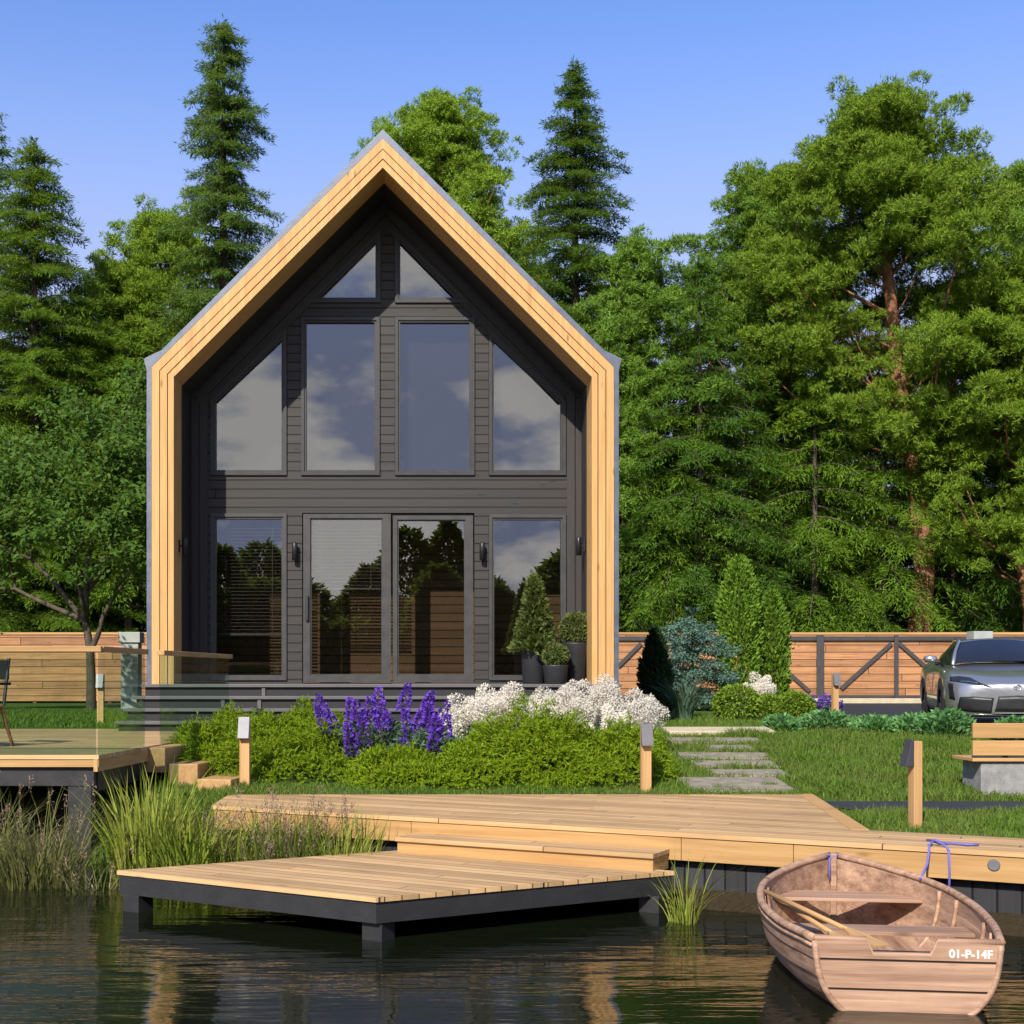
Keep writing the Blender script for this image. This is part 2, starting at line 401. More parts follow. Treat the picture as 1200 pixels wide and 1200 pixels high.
xs = np.concatenate([np.arange(-400, -40, 40), np.arange(-40, -9, 2.0), np.arange(-9, 12, 0.25), np.arange(12, 44, 2.0), np.arange(44, 420, 40)])
ys = np.concatenate([np.arange(-400, -40, 40), np.arange(-40, 4, 2.0), np.arange(4, 24, 0.25), np.arange(24, 64, 2.0), np.arange(64, 900, 60)])
X, Y = np.meshgrid(xs, ys)
Z = gz(X, Y)
nx, ny = len(xs), len(ys)
I = np.arange(nx*ny).reshape(ny, nx)
F = np.stack([I[:-1,:-1], I[:-1,1:], I[1:,1:], I[1:,:-1]], -1).reshape(-1, 4)
g = link('ground', np_mesh('ground', np.stack([X, Y, Z], -1), F), M['ground'], None, True); tag(g, kind='structure')
wv = MB().add([(-400,-400,0),(400,-400,0),(400,40,0),(-400,40,0)], [[0,1,2,3]])
tag(wv.build('water', M['water']), kind='structure')

# ------------------------------------------------------------------ foliage generators (numpy)
def unit(a): return a / np.maximum(np.linalg.norm(a, axis=-1, keepdims=True), 1e-9)
def cards(P, D, L, W, rng, S=None):
    """one leaf-shaped face per row of P: base, widest middle, tip"""
    n = len(P); D = unit(D)
    if S is None: S = rng.normal(size=(n, 3))
    S = unit(np.cross(D, S))
    L = np.broadcast_to(np.asarray(L, float), (n,))[:, None]; W = np.broadcast_to(np.asarray(W, float), (n,))[:, None]
    v = np.stack([P, P + D*L*0.45 + S*W*0.5, P + D*L, P + D*L*0.45 - S*W*0.5], 1)
    return v.reshape(-1, 3), np.arange(n*4).reshape(n, 4)
def blades(B, H, W, az, lean, rng, seg=4):
    """curved grass blades as tapering strips"""
    n = len(B); t = np.linspace(0, 1, seg+1)
    d = np.stack([np.cos(az), np.sin(az), np.zeros(n)], -1)
    side = np.stack([-np.sin(az), np.cos(az), np.zeros(n)], -1)
    tw = rng.uniform(-0.9, 0.9, n)[:, None]
    side = unit(side*np.cos(tw) + d*np.sin(tw))
    P = B[:, None, :] + d[:, None, :]*(lean*H)[:, None, None]*(t**2)[None, :, None]
    P[:, :, 2] += H[:, None]*(t - 0.35*np.clip(lean, 0, 1.5)[:, None]*t**3)
    w = (W[:, None]*(1 - t**1.6)[None, :] + 0.0006)[:, :, None]*0.5
    V = np.stack([P - side[:, None, :]*w, P + side[:, None, :]*w], 2)      # n, seg+1, 2, 3
    idx = np.arange(n*(seg+1)*2).reshape(n, seg+1, 2)
    F = np.stack([idx[:, :-1, 0], idx[:, :-1, 1], idx[:, 1:, 1], idx[:, 1:, 0]], -1).reshape(-1, 4)
    return V.reshape(-1, 3), F
def foliage(name, parts, mat, parent=None):
    V = []; F = []; b = 0
    for v, f in parts:
        V.append(v); F.append(f + b); b += len(v)
    return link(name, np_mesh(name, np.concatenate(V), np.concatenate(F)), mat, parent)

def spruce_parts(h, prof, seed, base=0.06, dens=1.0, droop=0.25, gappy=0.15, lean=0.0, whorl=0.46, nlen=0.19, kk_=13, nw=0.032, asc=0.42, tws=1.0, nbk=1.0):
    """prof: radius (m) by fraction of height from the top (0 = tip)"""
    rng = np.random.default_rng(seed)
    tr = MB()
    tr.tube([(lean*h*t*t, 0, h*t) for t in np.linspace(0, 1, 9)], [0.018*h*(1-t)**0.8*0.7 + 0.012 for t in np.linspace(0, 1, 9)], 8)
    cp = []; cd = []; cl = []
    z = h*base
    tw_o = []; tw_d = []; tw_l = []
    while z < h - 0.15:
        f = 1 - z/h
        r = np.interp(f, [p[0] for p in prof], [p[1] for p in prof])
        nb = max(4, int(round((4.6 + 1.6*min(1, r/2.5))*nbk)))
        a0 = rng.uniform(0, 6.28)
        for k in range(nb):
            if rng.random() < gappy*0.6: continue
            az = a0 + 6.283*k/nb + rng.normal()*0.18
            L = r*rng.uniform(0.72, 1.15)*(1 if rng.random() > gappy else rng.uniform(0.45, 0.8))
            zz = z + rng.uniform(-.5, .5)*whorl
            up = asc*(1-min(1, f*2.4)) + 0.10 + rng.normal()*.09
            dr = droop*min(1, f*2.2) + 0.02
            d = np.array([math.cos(az), math.sin(az), 0.0])
            o = np.array([lean*h*(zz/h)**2, 0, zz])
            m = max(3, int(L/0.13*dens))
            t = np.linspace(0.12, 1.0, m) + rng.normal(size=m)*0.01
            P = o + d*(L*t)[:, None]; P[:, 2] += L*(up*t - (up+dr)*t**2 + 0.25*dr*t**3*1.2)
            if L > 0.7 :
                tt = np.linspace(0, 1, 4)
                pts = [tuple(o + d*L*q + np.array([0, 0, L*(up*q - (up+dr)*q*q + .3*dr*q**3)])) for q in tt*0.9]
                tr.tube(pts, [0.012*L+.01, .009*L+.008, .005*L+.006, .006], 4, False)
            side = np.array([-d[1], d[0], 0.0])
            tl = tws*(0.16 + 0.50*np.sin(np.clip(t, 0, 1)*2.6)*min(1.0, L/2.2))*rng.uniform(.75, 1.25, m)
            for sg in (-1, 1):
                D = d*0.75 + side*sg*rng.uniform(.6, 1.1, m)[:, None] + np.array([0, 0, -1.0])*(rng.uniform(0.15, 0.7, m)*(0.3+droop*1.8))[:, None]
                tw_o.append(P); tw_d.append(unit(D)); tw_l.append(tl)
            tw_o.append(P[-1:]); tw_d.append(unit(d[None, :] + np.array([[0, 0, 0.1]]))); tw_l.append(np.array([0.3]))
        z += whorl*(0.55 + 0.45*min(1, f*3))
    O = np.concatenate(tw_o); D = np.concatenate(tw_d); Lt = np.concatenate(tw_l)
    k = kk_
    s = (np.arange(k)[None, :] + rng.random((len(O), k)))/k
    P = O[:, None, :] + D[:, None, :]*(Lt[:, None]*s*0.95)[:, :, None] + rng.normal(size=(len(O), k, 3))*.035
    P[:, :, 2] -= (Lt[:, None]*s)**2*0.35
    DD = D[:, None, :] + rng.normal(size=(len(O), k, 3))*0.5 + np.array([0, 0, -0.12])
    up_ = np.repeat(unit(D*np.array([1, 1, 0]))*.5 + np.array([0, 0, .9]), k, 0) + rng.normal(size=(len(O)*k, 3))*.45
    P = P.reshape(-1, 3); DD = DD.reshape(-1, 3)
    ll = nlen*rng.uniform(0.6, 1.2, len(P))
    # leader
    q = 60
    zl = rng.uniform(h*0.965, h*1.005, q); azl = rng.uniform(0, 6.28, q)
    PL = np.stack([np.full(q, lean*h), np.zeros(q), zl], -1); DL = np.stack([np.cos(azl), np.sin(azl), np.full(q, .6)], -1)
    return tr, [cards(P, DD, ll, nw*rng.uniform(.7, 1.3, len(P)), rng, up_), cards(PL, DL, 0.22, 0.05, rng)]

def spruce(x, y, h, prof, seed, mat, label, group=None, bark='bark', name='spruce_tree', cat='spruce', **kw):
    t = empty(name, (x, y, float(gz(x, y)) - 0.05), random.Random(seed).uniform(0, 6))
    if kw.get('lean'): t.rotation_euler = (0, 0, 0)
    tag(t, label, cat, group)
    tr, parts = spruce_parts(h, prof, seed, **kw)
    tr.build('trunk', M[bark], t, True, fix=False)
    foliage('crown', parts, M[mat], t)
    return t

def pine_parts(h, base, prof, seed, lean=(0, 0), girth=1.0, bare=None, npad=95, tuft=36, pad=1.02, nl=0.17, nwid=0.030):
    """prof: crown radius by fraction of height; base: fraction where limbs begin"""
    rng = np.random.default_rng(seed)
    tr = MB()
    ts = np.linspace(0, 1, 10)
    wob = [rng.normal()*0.10 for _ in ts]
    def axis(t): return np.array([lean[0]*t + np.interp(t, ts, wob)*1.0, lean[1]*t, h*t])
    tr.tube([axis(t) for t in ts], [girth*0.017*h*(1-t)**0.75*0.75 + 0.03 for t in ts], 9)
    pads = []
    g = 2.39996; a = rng.uniform(0, 6)
    for i in range(npad):
        f = base + (1 - base)*((i + rng.random())/npad)**0.9
        r = np.interp(f, [p[0] for p in prof], [p[1] for p in prof])
        a += g + rng.normal()*0.2
        rr = r*math.sqrt(rng.uniform(0.06, 1.0))
        o = axis(min(1, f)); rise = rng.uniform(0.05, 0.45)*rr
        c = o + np.array([math.cos(a)*rr, math.sin(a)*rr, rise + rng.normal()*0.15])
        if bare and bare[0] < f < bare[1] and c[1] < .6 and abs(c[0]-o[0]) < 1.5: continue
        pads.append((c, pad*rng.uniform(0.6, 1.2)*(0.6 + 0.4*min(1, r/1.5)), rr))
        if rr > 0.5 and rng.random() < .38:
            st = axis(max(base*0.9, f - 0.05 - 0.02*rr))
            mid = (st + c)/2 + np.array([0, 0, -0.12*rr]) + rng.normal(size=3)*0.08*rr
            w = 0.010 + 0.010*rr
            tr.tube([st, st*0.55+mid*0.45, mid, mid*0.4+c*0.6, c], [w*1.2, w, w*.8, w*.5, w*.25], 5, False)
    c = axis(1.0); pads.append((c, pad*0.55, 0)); pads.append((c - np.array([0, 0, .6]), pad*.75, 0))
    TP = []; TD = []
    for c, r, rr in pads:
        # a pad is a bunch of lobes; each lobe is a dome of tufts
        nl_ = max(4, int(9*r/pad))
        for q in range(nl_):
            lc = c + rng.normal(size=3)*np.array([.62, .62, .24])*r
            lr = r*rng.uniform(.24, .48)
            n = int(tuft*1.35*lr*lr/.30) + 5
            u = unit(rng.normal(size=(n, 3))); u[:, 2] = np.where(rng.random(n) < .82, np.abs(u[:, 2]), u[:, 2])
            P = lc + u*(lr*rng.uniform(.72, 1.0, n))[:, None]*np.array([1.0, 1.0, .72])
            TP.append(P); TD.append(unit(u + np.array([0, 0, .35]) + rng.normal(size=(n, 3))*.2))
    P = np.concatenate(TP); D = np.concatenate(TD)
    k = 12
    PP = np.repeat(P, k, 0) + rng.normal(size=(len(P)*k, 3))*0.03
    DD = np.repeat(D, k, 0)*.55 + rng.normal(size=(len(P)*k, 3))*0.6
    NR = np.repeat(D, k, 0) + rng.normal(size=(len(P)*k, 3))*0.35
    return tr, [cards(PP, DD, nl*rng.uniform(.6, 1.15, len(PP)), nwid, rng, NR)]

def pine(x, y, h, base, prof, seed, mat, label, group=None, **kw):
    t = empty('pine_tree', (x, y, float(gz(x, y)) - 0.05)); tag(t, label, 'pine', group)
    tr, parts = pine_parts(h, base, prof, seed, **kw)
    tr.build('trunk', M['bark_pine'], t, True, fix=False)
    foliage('crown', parts, M[mat], t)
    return t

def copy_tree(o, parent=None):
    c = o.copy(); C.objects.link(c); c.parent = parent
    for ch in [k for k in bpy.data.objects if k.parent == o]: copy_tree(ch, c)
    return c

def px(x, Y): return (x - 499.0)/FPX*Y
def ht(top, Y): return (792 - top)/FPX*Y + EYE - 0.97 + 0.05

# ------------------------------------------------------------------ trees
P_STD = [(0, .12), (.1, .75), (.25, 1.6), (.5, 2.6), (.8, 3.4), (1, 3.6)]
def pr(*rs): return [(i/(len(rs)-1), r) for i, r in enumerate(rs)]
Yt = 46
spruce(px(262, 46), 46, ht(24, 46), [(0,.2),(.05,.75),(.12,1.15),(.17,1.4),(.21,1.05),(.26,1.55),(.30,1.95),(.34,1.6),(.42,2.4),(.6,2.8),(1,3.4)], 11, 'l_spruce_b',
       'tall ragged bluish spruce, the highest tree, behind the left roof slope', gappy=0.30, droop=0.36, whorl=0.40, dens=1.8, tws=.95, nbk=1.25)
spruce(px(40, 44), 44, ht(166, 44), [(0,.15),(.08,.85),(.25,1.9),(.5,3.0),(.8,3.7),(1,4.0)], 12, 'l_spruce_y',
       'bright pointed spruce standing left of the house near the picture edge', droop=0.16, asc=.95, dens=1.5, tws=1.05, nbk=1.25, whorl=.40)
spruce(px(-14, 46), 46, ht(128, 46), [(0,.2),(.1,.9),(.3,2.0),(.6,3.0),(1,3.8)], 13, 'l_spruce',
       'dark spruce cut off by the left edge of the photo', droop=0.25, dens=1.4, tws=1.2)
spruce(px(674, 47), 47, ht(76, 47), [(0,.12),(.06,.55),(.13,1.2),(.20,1.65),(.25,1.45),(.31,2.2),(.36,2.6),(.6,3.3),(1,4.0)], 14, 'l_spruce',
       'tall pointed spruce rising over the right roof slope', droop=0.0, gappy=0.24, asc=1.1, dens=1.6, tws=1.0, nbk=1.25, whorl=.38)
pine(px(188, 50), 50, ht(256, 50), 0.35, [(.3,2.6),(.6,2.8),(.75,2.4),(.9,1.3),(1,.4)], 21, 'l_pine', 'yellow green pine crown behind the ragged bluish spruce', npad=120)
pine(px(132, 47), 47, ht(322, 47), 0.3, [(.3,2.4),(.6,2.6),(.85,1.8),(1,.5)], 22, 'l_pine', 'low rounded yellow green pine between the two left spruces', npad=105)
pine(px(512, 51), 51, ht(126, 51), 0.35, [(.3,3.6),(.6,4.2),(.72,3.9),(.82,3.1),(.9,2.0),(1,.5)], 23, 'l_pine', 'broad pine crown directly behind the roof ridge', npad=190)
pine(px(745, 45), 45, ht(298, 45), 0.3, [(.2,2.4),(.5,2.3),(.8,1.7),(1,.4)], 24, 'l_pine_g', 'rounded pine beside the lower right roof slope', npad=120, pad=0.9)
pine(px(888, 49), 49, ht(214, 49), 0.35, [(.3,2.6),(.6,3.0),(.75,2.5),(.9,1.3),(1,.4)], 25, 'l_pine_g', 'medium pine left of the biggest pine', npad=150)
pine(px(1096, 44), 44, ht(122, 44), 0.40, [(.36,3.2),(.46,4.4),(.56,4.2),(.66,4.5),(.75,3.9),(.84,2.9),(.92,1.7),(1,.4)], 26, 'l_pine',
     'biggest pine with orange trunk and wide rounded crown on the right', lean=(-2.0, 0.3), girth=1.5, bare=(.57, .70), npad=215, tuft=40, pad=1.08)
pine(px(1205, 43), 43, ht(330, 43), 0.30, [(.3,3.2),(.6,3.4),(.8,2.6),(1,.6)], 27, 'l_pine', 'yellow green pine leaning into the right edge of the photo', npad=140, lean=(-.4, 0))
pine(px(1210, 47), 47, ht(200, 47), 0.45, [(.45,3.0),(.7,3.0),(.9,1.4),(1,.4)], 28, 'l_pine_g', 'far pine top at the right edge behind the biggest pine', npad=70)
spruce(px(820, 43.5), 43.5, ht(305, 43.5), [(0,.12),(.15,.9),(.4,2.2),(.7,3.2),(1,3.8)], 15, 'l_spruce', 'dark spruce between the rounded pine and the medium pine', droop=0.35)
low = [(-70, 42, 420, 16, 'l_spruce_y', 'low spruce beyond the fence at the far left edge'),
       (52, 42.5, 400, 17, 'l_spruce_y', 'low bright spruce behind the broadleaf tree'),
       (150, 41.5, 395, 18, 'l_spruce_y', 'low spruce against the left wall of the house'),
       (735, 42, 395, 19, 'l_spruce', 'drooping spruce touching the right edge of the roof'),
       (790, 41.3, 440, 31, 'l_spruce_y', 'drooping spruce above the blue spruce and cypress'),
       (872, 42, 412, 32, 'l_spruce', 'drooping spruce above the twin thuja columns'),
       (955, 41.2, 425, 33, 'l_spruce_y', 'drooping spruce above the left gate post'),
       (925, 46, 318, 37, 'l_spruce', 'spruce top filling the gap below the medium pine'),
       (1035, 41.6, 455, 34, 'l_spruce_y', 'drooping spruce above the middle of the gate'),
       (1118, 43, 430, 35, 'l_spruce', 'dark spruce behind the parked car'),
       (1225, 42.5, 470, 36, 'l_spruce', 'dark spruce beyond the fence at the far right edge')]
for x, Y_, top, sd, mt, lb in low:
    Y_ += 2.6
    spruce(px(x, Y_), Y_, ht(top, Y_), [(0,.15),(.12,1.0),(.35,2.2),(.65,3.1),(1,3.5)], sd, mt, lb, base=0.09 if x < 1100 else .22, droop=0.50, dens=1.25, whorl=0.72, tws=1.45, nbk=.95, gappy=.22, nlen=.22)
# back rows (shared meshes)
pa = spruce(px(-40, 57), 57, 15.5, P_STD, 41, 'l_spruce', 'dark spruce in the shaded back row of the wood', 'spruces in the back row', droop=0.3, dens=.8)
pb = spruce(px(90, 58), 58, 14.0, [(0,.15),(.2,1.4),(.5,2.8),(1,3.9)], 42, 'l_spruce', 'dark spruce in the shaded back row of the wood', 'spruces in the back row', droop=0.3, dens=.8)
rr = random.Random(5)
for i, x in enumerate([20, 160, 230, 330, 430, 560, 640, 700, 770, 830, 900, 970, 1030, 1090, 1150, 1215, 1280, -110]):
    o = copy_tree(pa if i % 2 else pb)
    Y_ = rr.uniform(53, 60); o.location = (px(x, Y_), Y_, 0.92); o.rotation_euler = (0, 0, rr.uniform(0, 6)); s = rr.uniform(.85, 1.08); o.scale = (s*1.1, s*1.1, s)

for i, x in enumerate([-60, 10, 75, 140, 715, 775, 835, 900, 960, 1020, 1085, 1145, 1200, 1260]):
    o = copy_tree(pb if i % 2 else pa)
    Y_ = rr.uniform(48.5, 51.5); o.location = (px(x, Y_), Y_, 0.92); o.rotation_euler = (0, 0, rr.uniform(0, 6)); s = rr.uniform(.62, .78); o.scale = (s*1.35, s*1.35, s)
# broadleaf tree left of the house
def broadleaf(x, y, seed):
    rng = random.Random(seed); t = empty('broadleaf_tree', (x, y, float(gz(x, y)) - .03))
    tag(t, 'small broadleaf tree with dark forked trunk beside the left wall of the house', 'tree')
    tr = MB(); tips = []
    def grow(p, d, L, r, lev):
        n = 4; pts = [p]; q = p.copy(); dd = d.copy()
        for i in range(n):
            dd = (dd + Vector((rng.gauss(0, .12), rng.gauss(0, .12), 0.05 if lev else .02))).normalized(); q = q + dd*L/n; pts.append(q.copy())
            if lev >= 2: tips.append((q.copy(), dd.copy()))
        tr.tube(pts, [r*(1 - .45*i/n) for i in range(n+1)], 7 if lev < 2 else 5, False)
        if lev < 4:
            kids = 3 if lev else 7
            for k in range(kids):
                a = 6.283*k/kids + rng.uniform(-.5, .5)
                sp = rng.uniform(.55, 1.0) if lev else rng.uniform(.35, 1.15)
                ax = dd.orthogonal().normalized(); ax.rotate(Matrix.Rotation(a, 3, dd))
                nd = (dd*math.cos(sp) + ax*math.sin(sp)).normalized()
                st = pts[-1] if k < 2 else pts[rng.randint(2, n) if lev == 0 else rng.randint(2, n)]
                grow(st, nd, L*rng.uniform(.62, .82) if lev else 1.85, r*.55, lev+1)
    grow(Vector((0, 0, 0)), Vector((.02, 0, 1)), 2.7, .12, 0)
    tr.build('trunk', M['bark'], t, True, fix=False)
    nr = np.random.default_rng(seed)
    P = np.array([p for p, d in tips]); D = np.array([d for p, d in tips])
    k = max(6, int(34000/len(P)))
    PP = np.repeat(P, k, 0) + nr.normal(size=(len(P)*k, 3))*np.array([.16, .16, .09])
    DD = np.repeat(D, k, 0)*np.array([1,1,.2]) + nr.normal(size=PP.shape)*.6 + np.array([0, 0, -.25])
    foliage('crown', [cards(PP, DD, .15*nr.uniform(.6, 1.2, len(PP)), .075, nr, np.array([0, -.5, .8]) + nr.normal(size=PP.shape)*.5)], M['l_decid'], t)
broadleaf(px(107, 30), 30, 7)

# the wood on the opposite bank, behind the camera (seen mirrored in the glass)
def opposite():
    rng = np.random.default_rng(77); parts = []
    for row, (yy, step, k) in enumerate(((-25, 2.3, .85), (-30, 2.7, 1.08))):
        for x in np.arange(-36, 38, step):
            x = x + rng.uniform(-.8, .8); y = yy + rng.uniform(-1.5, 1.5)
            h = k*(5.5 + 1.5*math.sin(x*.33 + row) + 1.0*math.sin(x*.9 + 2*row) + rng.uniform(-.7, 1.5) + 2.2*math.exp(-((x+9.5)/2.4)**2))
            w_ = rng.uniform(1.7, 2.6); pk = rng.uniform(.35, 1.0)
            n = 6500
            f = rng.random(n)**.75; r = w_*np.clip(f*2.2, 0, 1)**pk*np.sqrt(rng.random(n))
            a = rng.uniform(0, 6.28, n)
            P = np.stack([x + r*np.cos(a), y + r*np.sin(a), h*(1-f) + .9], -1)
            D = np.stack([np.cos(a), np.sin(a), rng.normal(size=n)*.5 + .2], -1)
            parts.append(cards(P, D, .50*rng.uniform(.5, 1.1, n), .22, rng))
    o = foliage('opposite_bank_woods', parts, M['l_spruce']); tag(o, 'dark wood on the far bank mirrored in the window panes', 'woods', kind='stuff')
opposite()

# ------------------------------------------------------------------ house
HY = 20.0; WY = 21.4                       # gable front plane, glazed wall plane
CX = -0.63
house = empty('house', (CX, HY, 1.64)); tag(house, 'dark gabled lake house with pale timber portal and tall windows', 'house')
def hb(mb, name, mat, parent=None, **k):   # built in world coordinates, parented under the house
    p = parent or house
    o = mb.build(name, mat, p, **k)
    o.matrix_parent_inverse = Matrix.Translation(-Vector(house.location)) if p is house else Matrix.Identity(4)
    return o
ZF = 1.64
def gab(half, apex, kink): return [(CX-half, ZF), (CX-half, kink), (CX, apex), (CX+half, kink), (CX+half, ZF)]
def band(mb, o, i, y0, y1):               # portal band between two gable outlines, mitred at the corners
    for k in range(4):
        mb.add([(o[k][0],y0,o[k][1]),(o[k+1][0],y0,o[k+1][1]),(i[k+1][0],y0,i[k+1][1]),(i[k][0],y0,i[k][1]),
                (o[k][0],y1,o[k][1]),(o[k+1][0],y1,o[k+1][1]),(i[k+1][0],y1,i[k+1][1]),(i[k][0],y1,i[k][1])],
               [[0,1,2,3],[7,6,5,4],[0,4,5,1],[1,5,6,2],[2,6,7,3],[3,7,4,0]])
HB = 33.0                                 # back of the house
# metal skin (roof and side walls)
mb = MB(); band(mb, gab(3.455, 9.76, 6.31), gab(3.385, 9.63, 6.28), HY-.02, HB); roof = hb(mb, 'roof', M['metal'])
mb = MB()
for sx in (-1, 1):
    mb = MB(); mb.prism_y([(CX+sx*3.458, 6.24), (CX+sx*3.50, 6.40), (CX+sx*3.46, 6.425), (CX+sx*3.24, 6.53), (CX+sx*3.36, 6.405)][::sx], HY-.01, HB)
    hb(mb, 'gutter', M['metal'])
# three fascia boards per side, set as mitred bands with shadow gaps
prev = (3.38, 9.622, 6.275)
tot = [(3.38, 9.622, 6.275), (3.27, 9.475, 6.227), (3.155, 9.33, 6.178), (3.06, 9.20, 6.135)]
for k in range(3):
    a, b = tot[k], tot[k+1]
    g_ = 0.012 if k else 0
    mb = MB(); band(mb, gab(a[0]-g_, a[1]-g_*1.35, a[2]-g_*.4), gab(*b), HY-.03+.012*(k == 2), HY+.62 if k == 2 else HY+.05)
    hb(mb, 'fascia_board', M['frame_v'])
mb = MB(); band(mb, gab(3.37, 9.61, 6.27), gab(3.10, 9.255, 6.15), HY+.055, HY+.62); hb(mb, 'portal_core', M['riser'])
# dark lining of the recess
mb = MB(); band(mb, gab(3.37, 9.61, 6.27), gab(3.065, 9.207, 6.137), HY+.622, WY+.0); hb(mb, 'recess_lining', M['lining_v'])
# glazed wall: windows listed in photo pixels
def wp(x, y, Yp=WY): return ((x-499)/FPX*Yp, EYE + (792-y)/FPX*Yp)
def poly(*pts): return [wp(*p) for p in pts]
wins = {
 'ul': poly((253,551),(330,551),(330,399),(253,472)), 'uc1': poly((359,551),(439,551),(439,378),(359,378)),
 'uc2': poly((469,551),(550,551),(550,378),(469,378)), 'ur': poly((579,551),(657,551),(657,473),(579,400)),
 'tl': poly((374,349),(440,349),(440,284)), 'tr': poly((469,349),(535,349),(469,284)),
 'll': poly((253,791),(330,791),(330,608),(253,608)), 'lr': poly((579,791),(657,791),(657,609),(579,609)),
 'dl': poly((365,790),(447,790),(447,609),(365,609)), 'dr': poly((467,790),(544,790),(544,610),(467,610))}
def inset(pl, d):                          # polygon offset (negative = outwards), CCW in (x, z)
    n = len(pl); out = []
    for i in range(n):
        a, b, c = Vector(pl[i-1]), Vector(pl[i]), Vector(pl[(i+1) % n])
        e1 = (b-a).normalized(); e2 = (c-b).normalized()
        n1 = Vector((-e1.y, e1.x)); n2 = Vector((-e2.y, e2.x))
        m = (n1+n2); m = m / max(0.15, m.dot(n1))
        q = b + m*d; out.append((q.x, q.y))
    return out
FW = 0.085
holes = {k: inset(v, -FW) for k, v in wins.items() if k not in ('dl', 'dr')}
holes['door'] = poly((354,800.5),(556,800.5),(556,601),(354,601))
bm = bmesh.new()
def loop(pts, y):
    vs = [bm.verts.new((x, y, z)) for x, z in pts]; return [bm.edges.new((vs[i], vs[(i+1) % len(vs)])) for i in range(len(vs))]
outl = [(CX-3.15, ZF-.02), (CX+3.15, ZF-.02), (CX+3.15, 6.16), (CX, 9.32), (CX-3.15, 6.16)]
edges = loop(outl, WY)
for h_ in holes.values(): edges += loop(h_, WY)
bmesh.ops.triangle_fill(bm, use_beauty=True, use_dissolve=False, edges=edges)
bmesh.ops.recalc_face_normals(bm, faces=bm.faces)
if bm.faces and sum(f.normal.y for f in bm.faces) > 0: bmesh.ops.reverse_faces(bm, faces=bm.faces)
ext = bmesh.ops.extrude_face_region(bm, geom=list(bm.faces))
bmesh.ops.translate(bm, verts=[v for v in ext['geom'] if isinstance(v, bmesh.types.BMVert)], vec=(0, .16, 0))
bmesh.ops.recalc_face_normals(bm, faces=bm.faces)
me = bpy.data.meshes.new('front_wall'); bm.to_mesh(me); bm.free()
fw = link('front_wall', me, M['clad_h'], house); fw.matrix_parent_inverse = Matrix.Translation(-Vector(house.location))
# upright boards at both ends and raking boards under the soffit, 25 mm proud of the cladding
for x0, x1 in ((224.5,233),(234,243.5),(664,673.5),(674.5,683.5)):
    a, b = wp(x0, 0)[0], wp(x1, 0)[0]
    z1 = 6.10 if x0 in (224.5, 674.5) else 6.20
    hb(MB().box(a, b, WY-.03, WY-.002, ZF, z1), 'corner_board', M['clad_v'], bevel=.004)
for sx in (-1, 1):
    for k, (o0, o1) in enumerate(((.02, .15), (.165, .30))):
        ap = 9.19; hx = 3.02
        def rp(d, t):                       # point along the rake: t 0 = apex, 1 = eave; d = depth below the soffit
            return (CX + sx*hx*t, ap - d*1.414 - (ap - 6.14)*t)
        te = 0.985 if k == 0 else 0.93
        q = [rp(o0, 0), rp(o1, 0), rp(o1, te - o1*.1), rp(o0, te)]
        hb(MB().prism_y(q if sx < 0 else q[::-1], WY-.028+.004*k, WY-.003), 'rake_board', M['clad_v'])
# windows
def win(key, name, mat, y=WY, fw_=FW, extra=None):
    pl = wins[key]
    mb = MB(); mb.ring_y(inset(pl, -fw_+.004), inset(pl, -.03), y-.035, y+.10)
    mb.ring_y(inset(pl, -.031), pl, y-.012, y+.10)
    w = hb(mb, name, mat)
    p = MB(); p.prism_y(inset(pl, -.015), y+.045, y+.057); hb(p, 'pane', M['pane'], w)
    return w
W = {}
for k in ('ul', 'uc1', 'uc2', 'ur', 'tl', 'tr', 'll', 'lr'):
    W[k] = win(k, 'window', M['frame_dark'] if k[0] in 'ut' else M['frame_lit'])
tag(W['tl'], 'triangular window left of the ridge post'); tag(W['tr'], 'triangular window right of the ridge post')
tag(W['ul'], 'upper window with its left corner cut by the roof slope'); tag(W['ur'], 'upper window with its right corner cut by the roof slope')
def door(key, out, y, handle=None):
    pl = wins[key]; mb = MB(); mb.ring_y(out, inset(pl, -.02), y-.03, y+.05); mb.ring_y(inset(pl, -.021), pl, y-.005, y+.05)
    d = hb(mb, 'sliding_door', M['frame_lit'])
    p = MB(); p.prism_y(inset(pl, -.012), y+.015, y+.025); hb(p, 'pane', M['pane'], d)
    if handle:
        hx, z0, z1 = wp(handle[0], handle[2])[0], wp(0, handle[2])[1], wp(0, handle[1])[1]
        m = MB(); m.box(hx-.022, hx+.022, y-.085, y-.06, z0, z1); m.box(hx-.015, hx+.015, y-.06, y-.028, z0+.05, z0+.1); m.box(hx-.015, hx+.015, y-.06, y-.028, z1-.1, z1-.05)
        hb(m, 'handle', M['steel'], d, bevel=.006)
    return d
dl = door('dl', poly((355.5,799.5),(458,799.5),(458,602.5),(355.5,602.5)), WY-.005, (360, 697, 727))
dr = door('dr', poly((460,799.5),(554.5,799.5),(554.5,602.5),(460,602.5)), WY+.075)
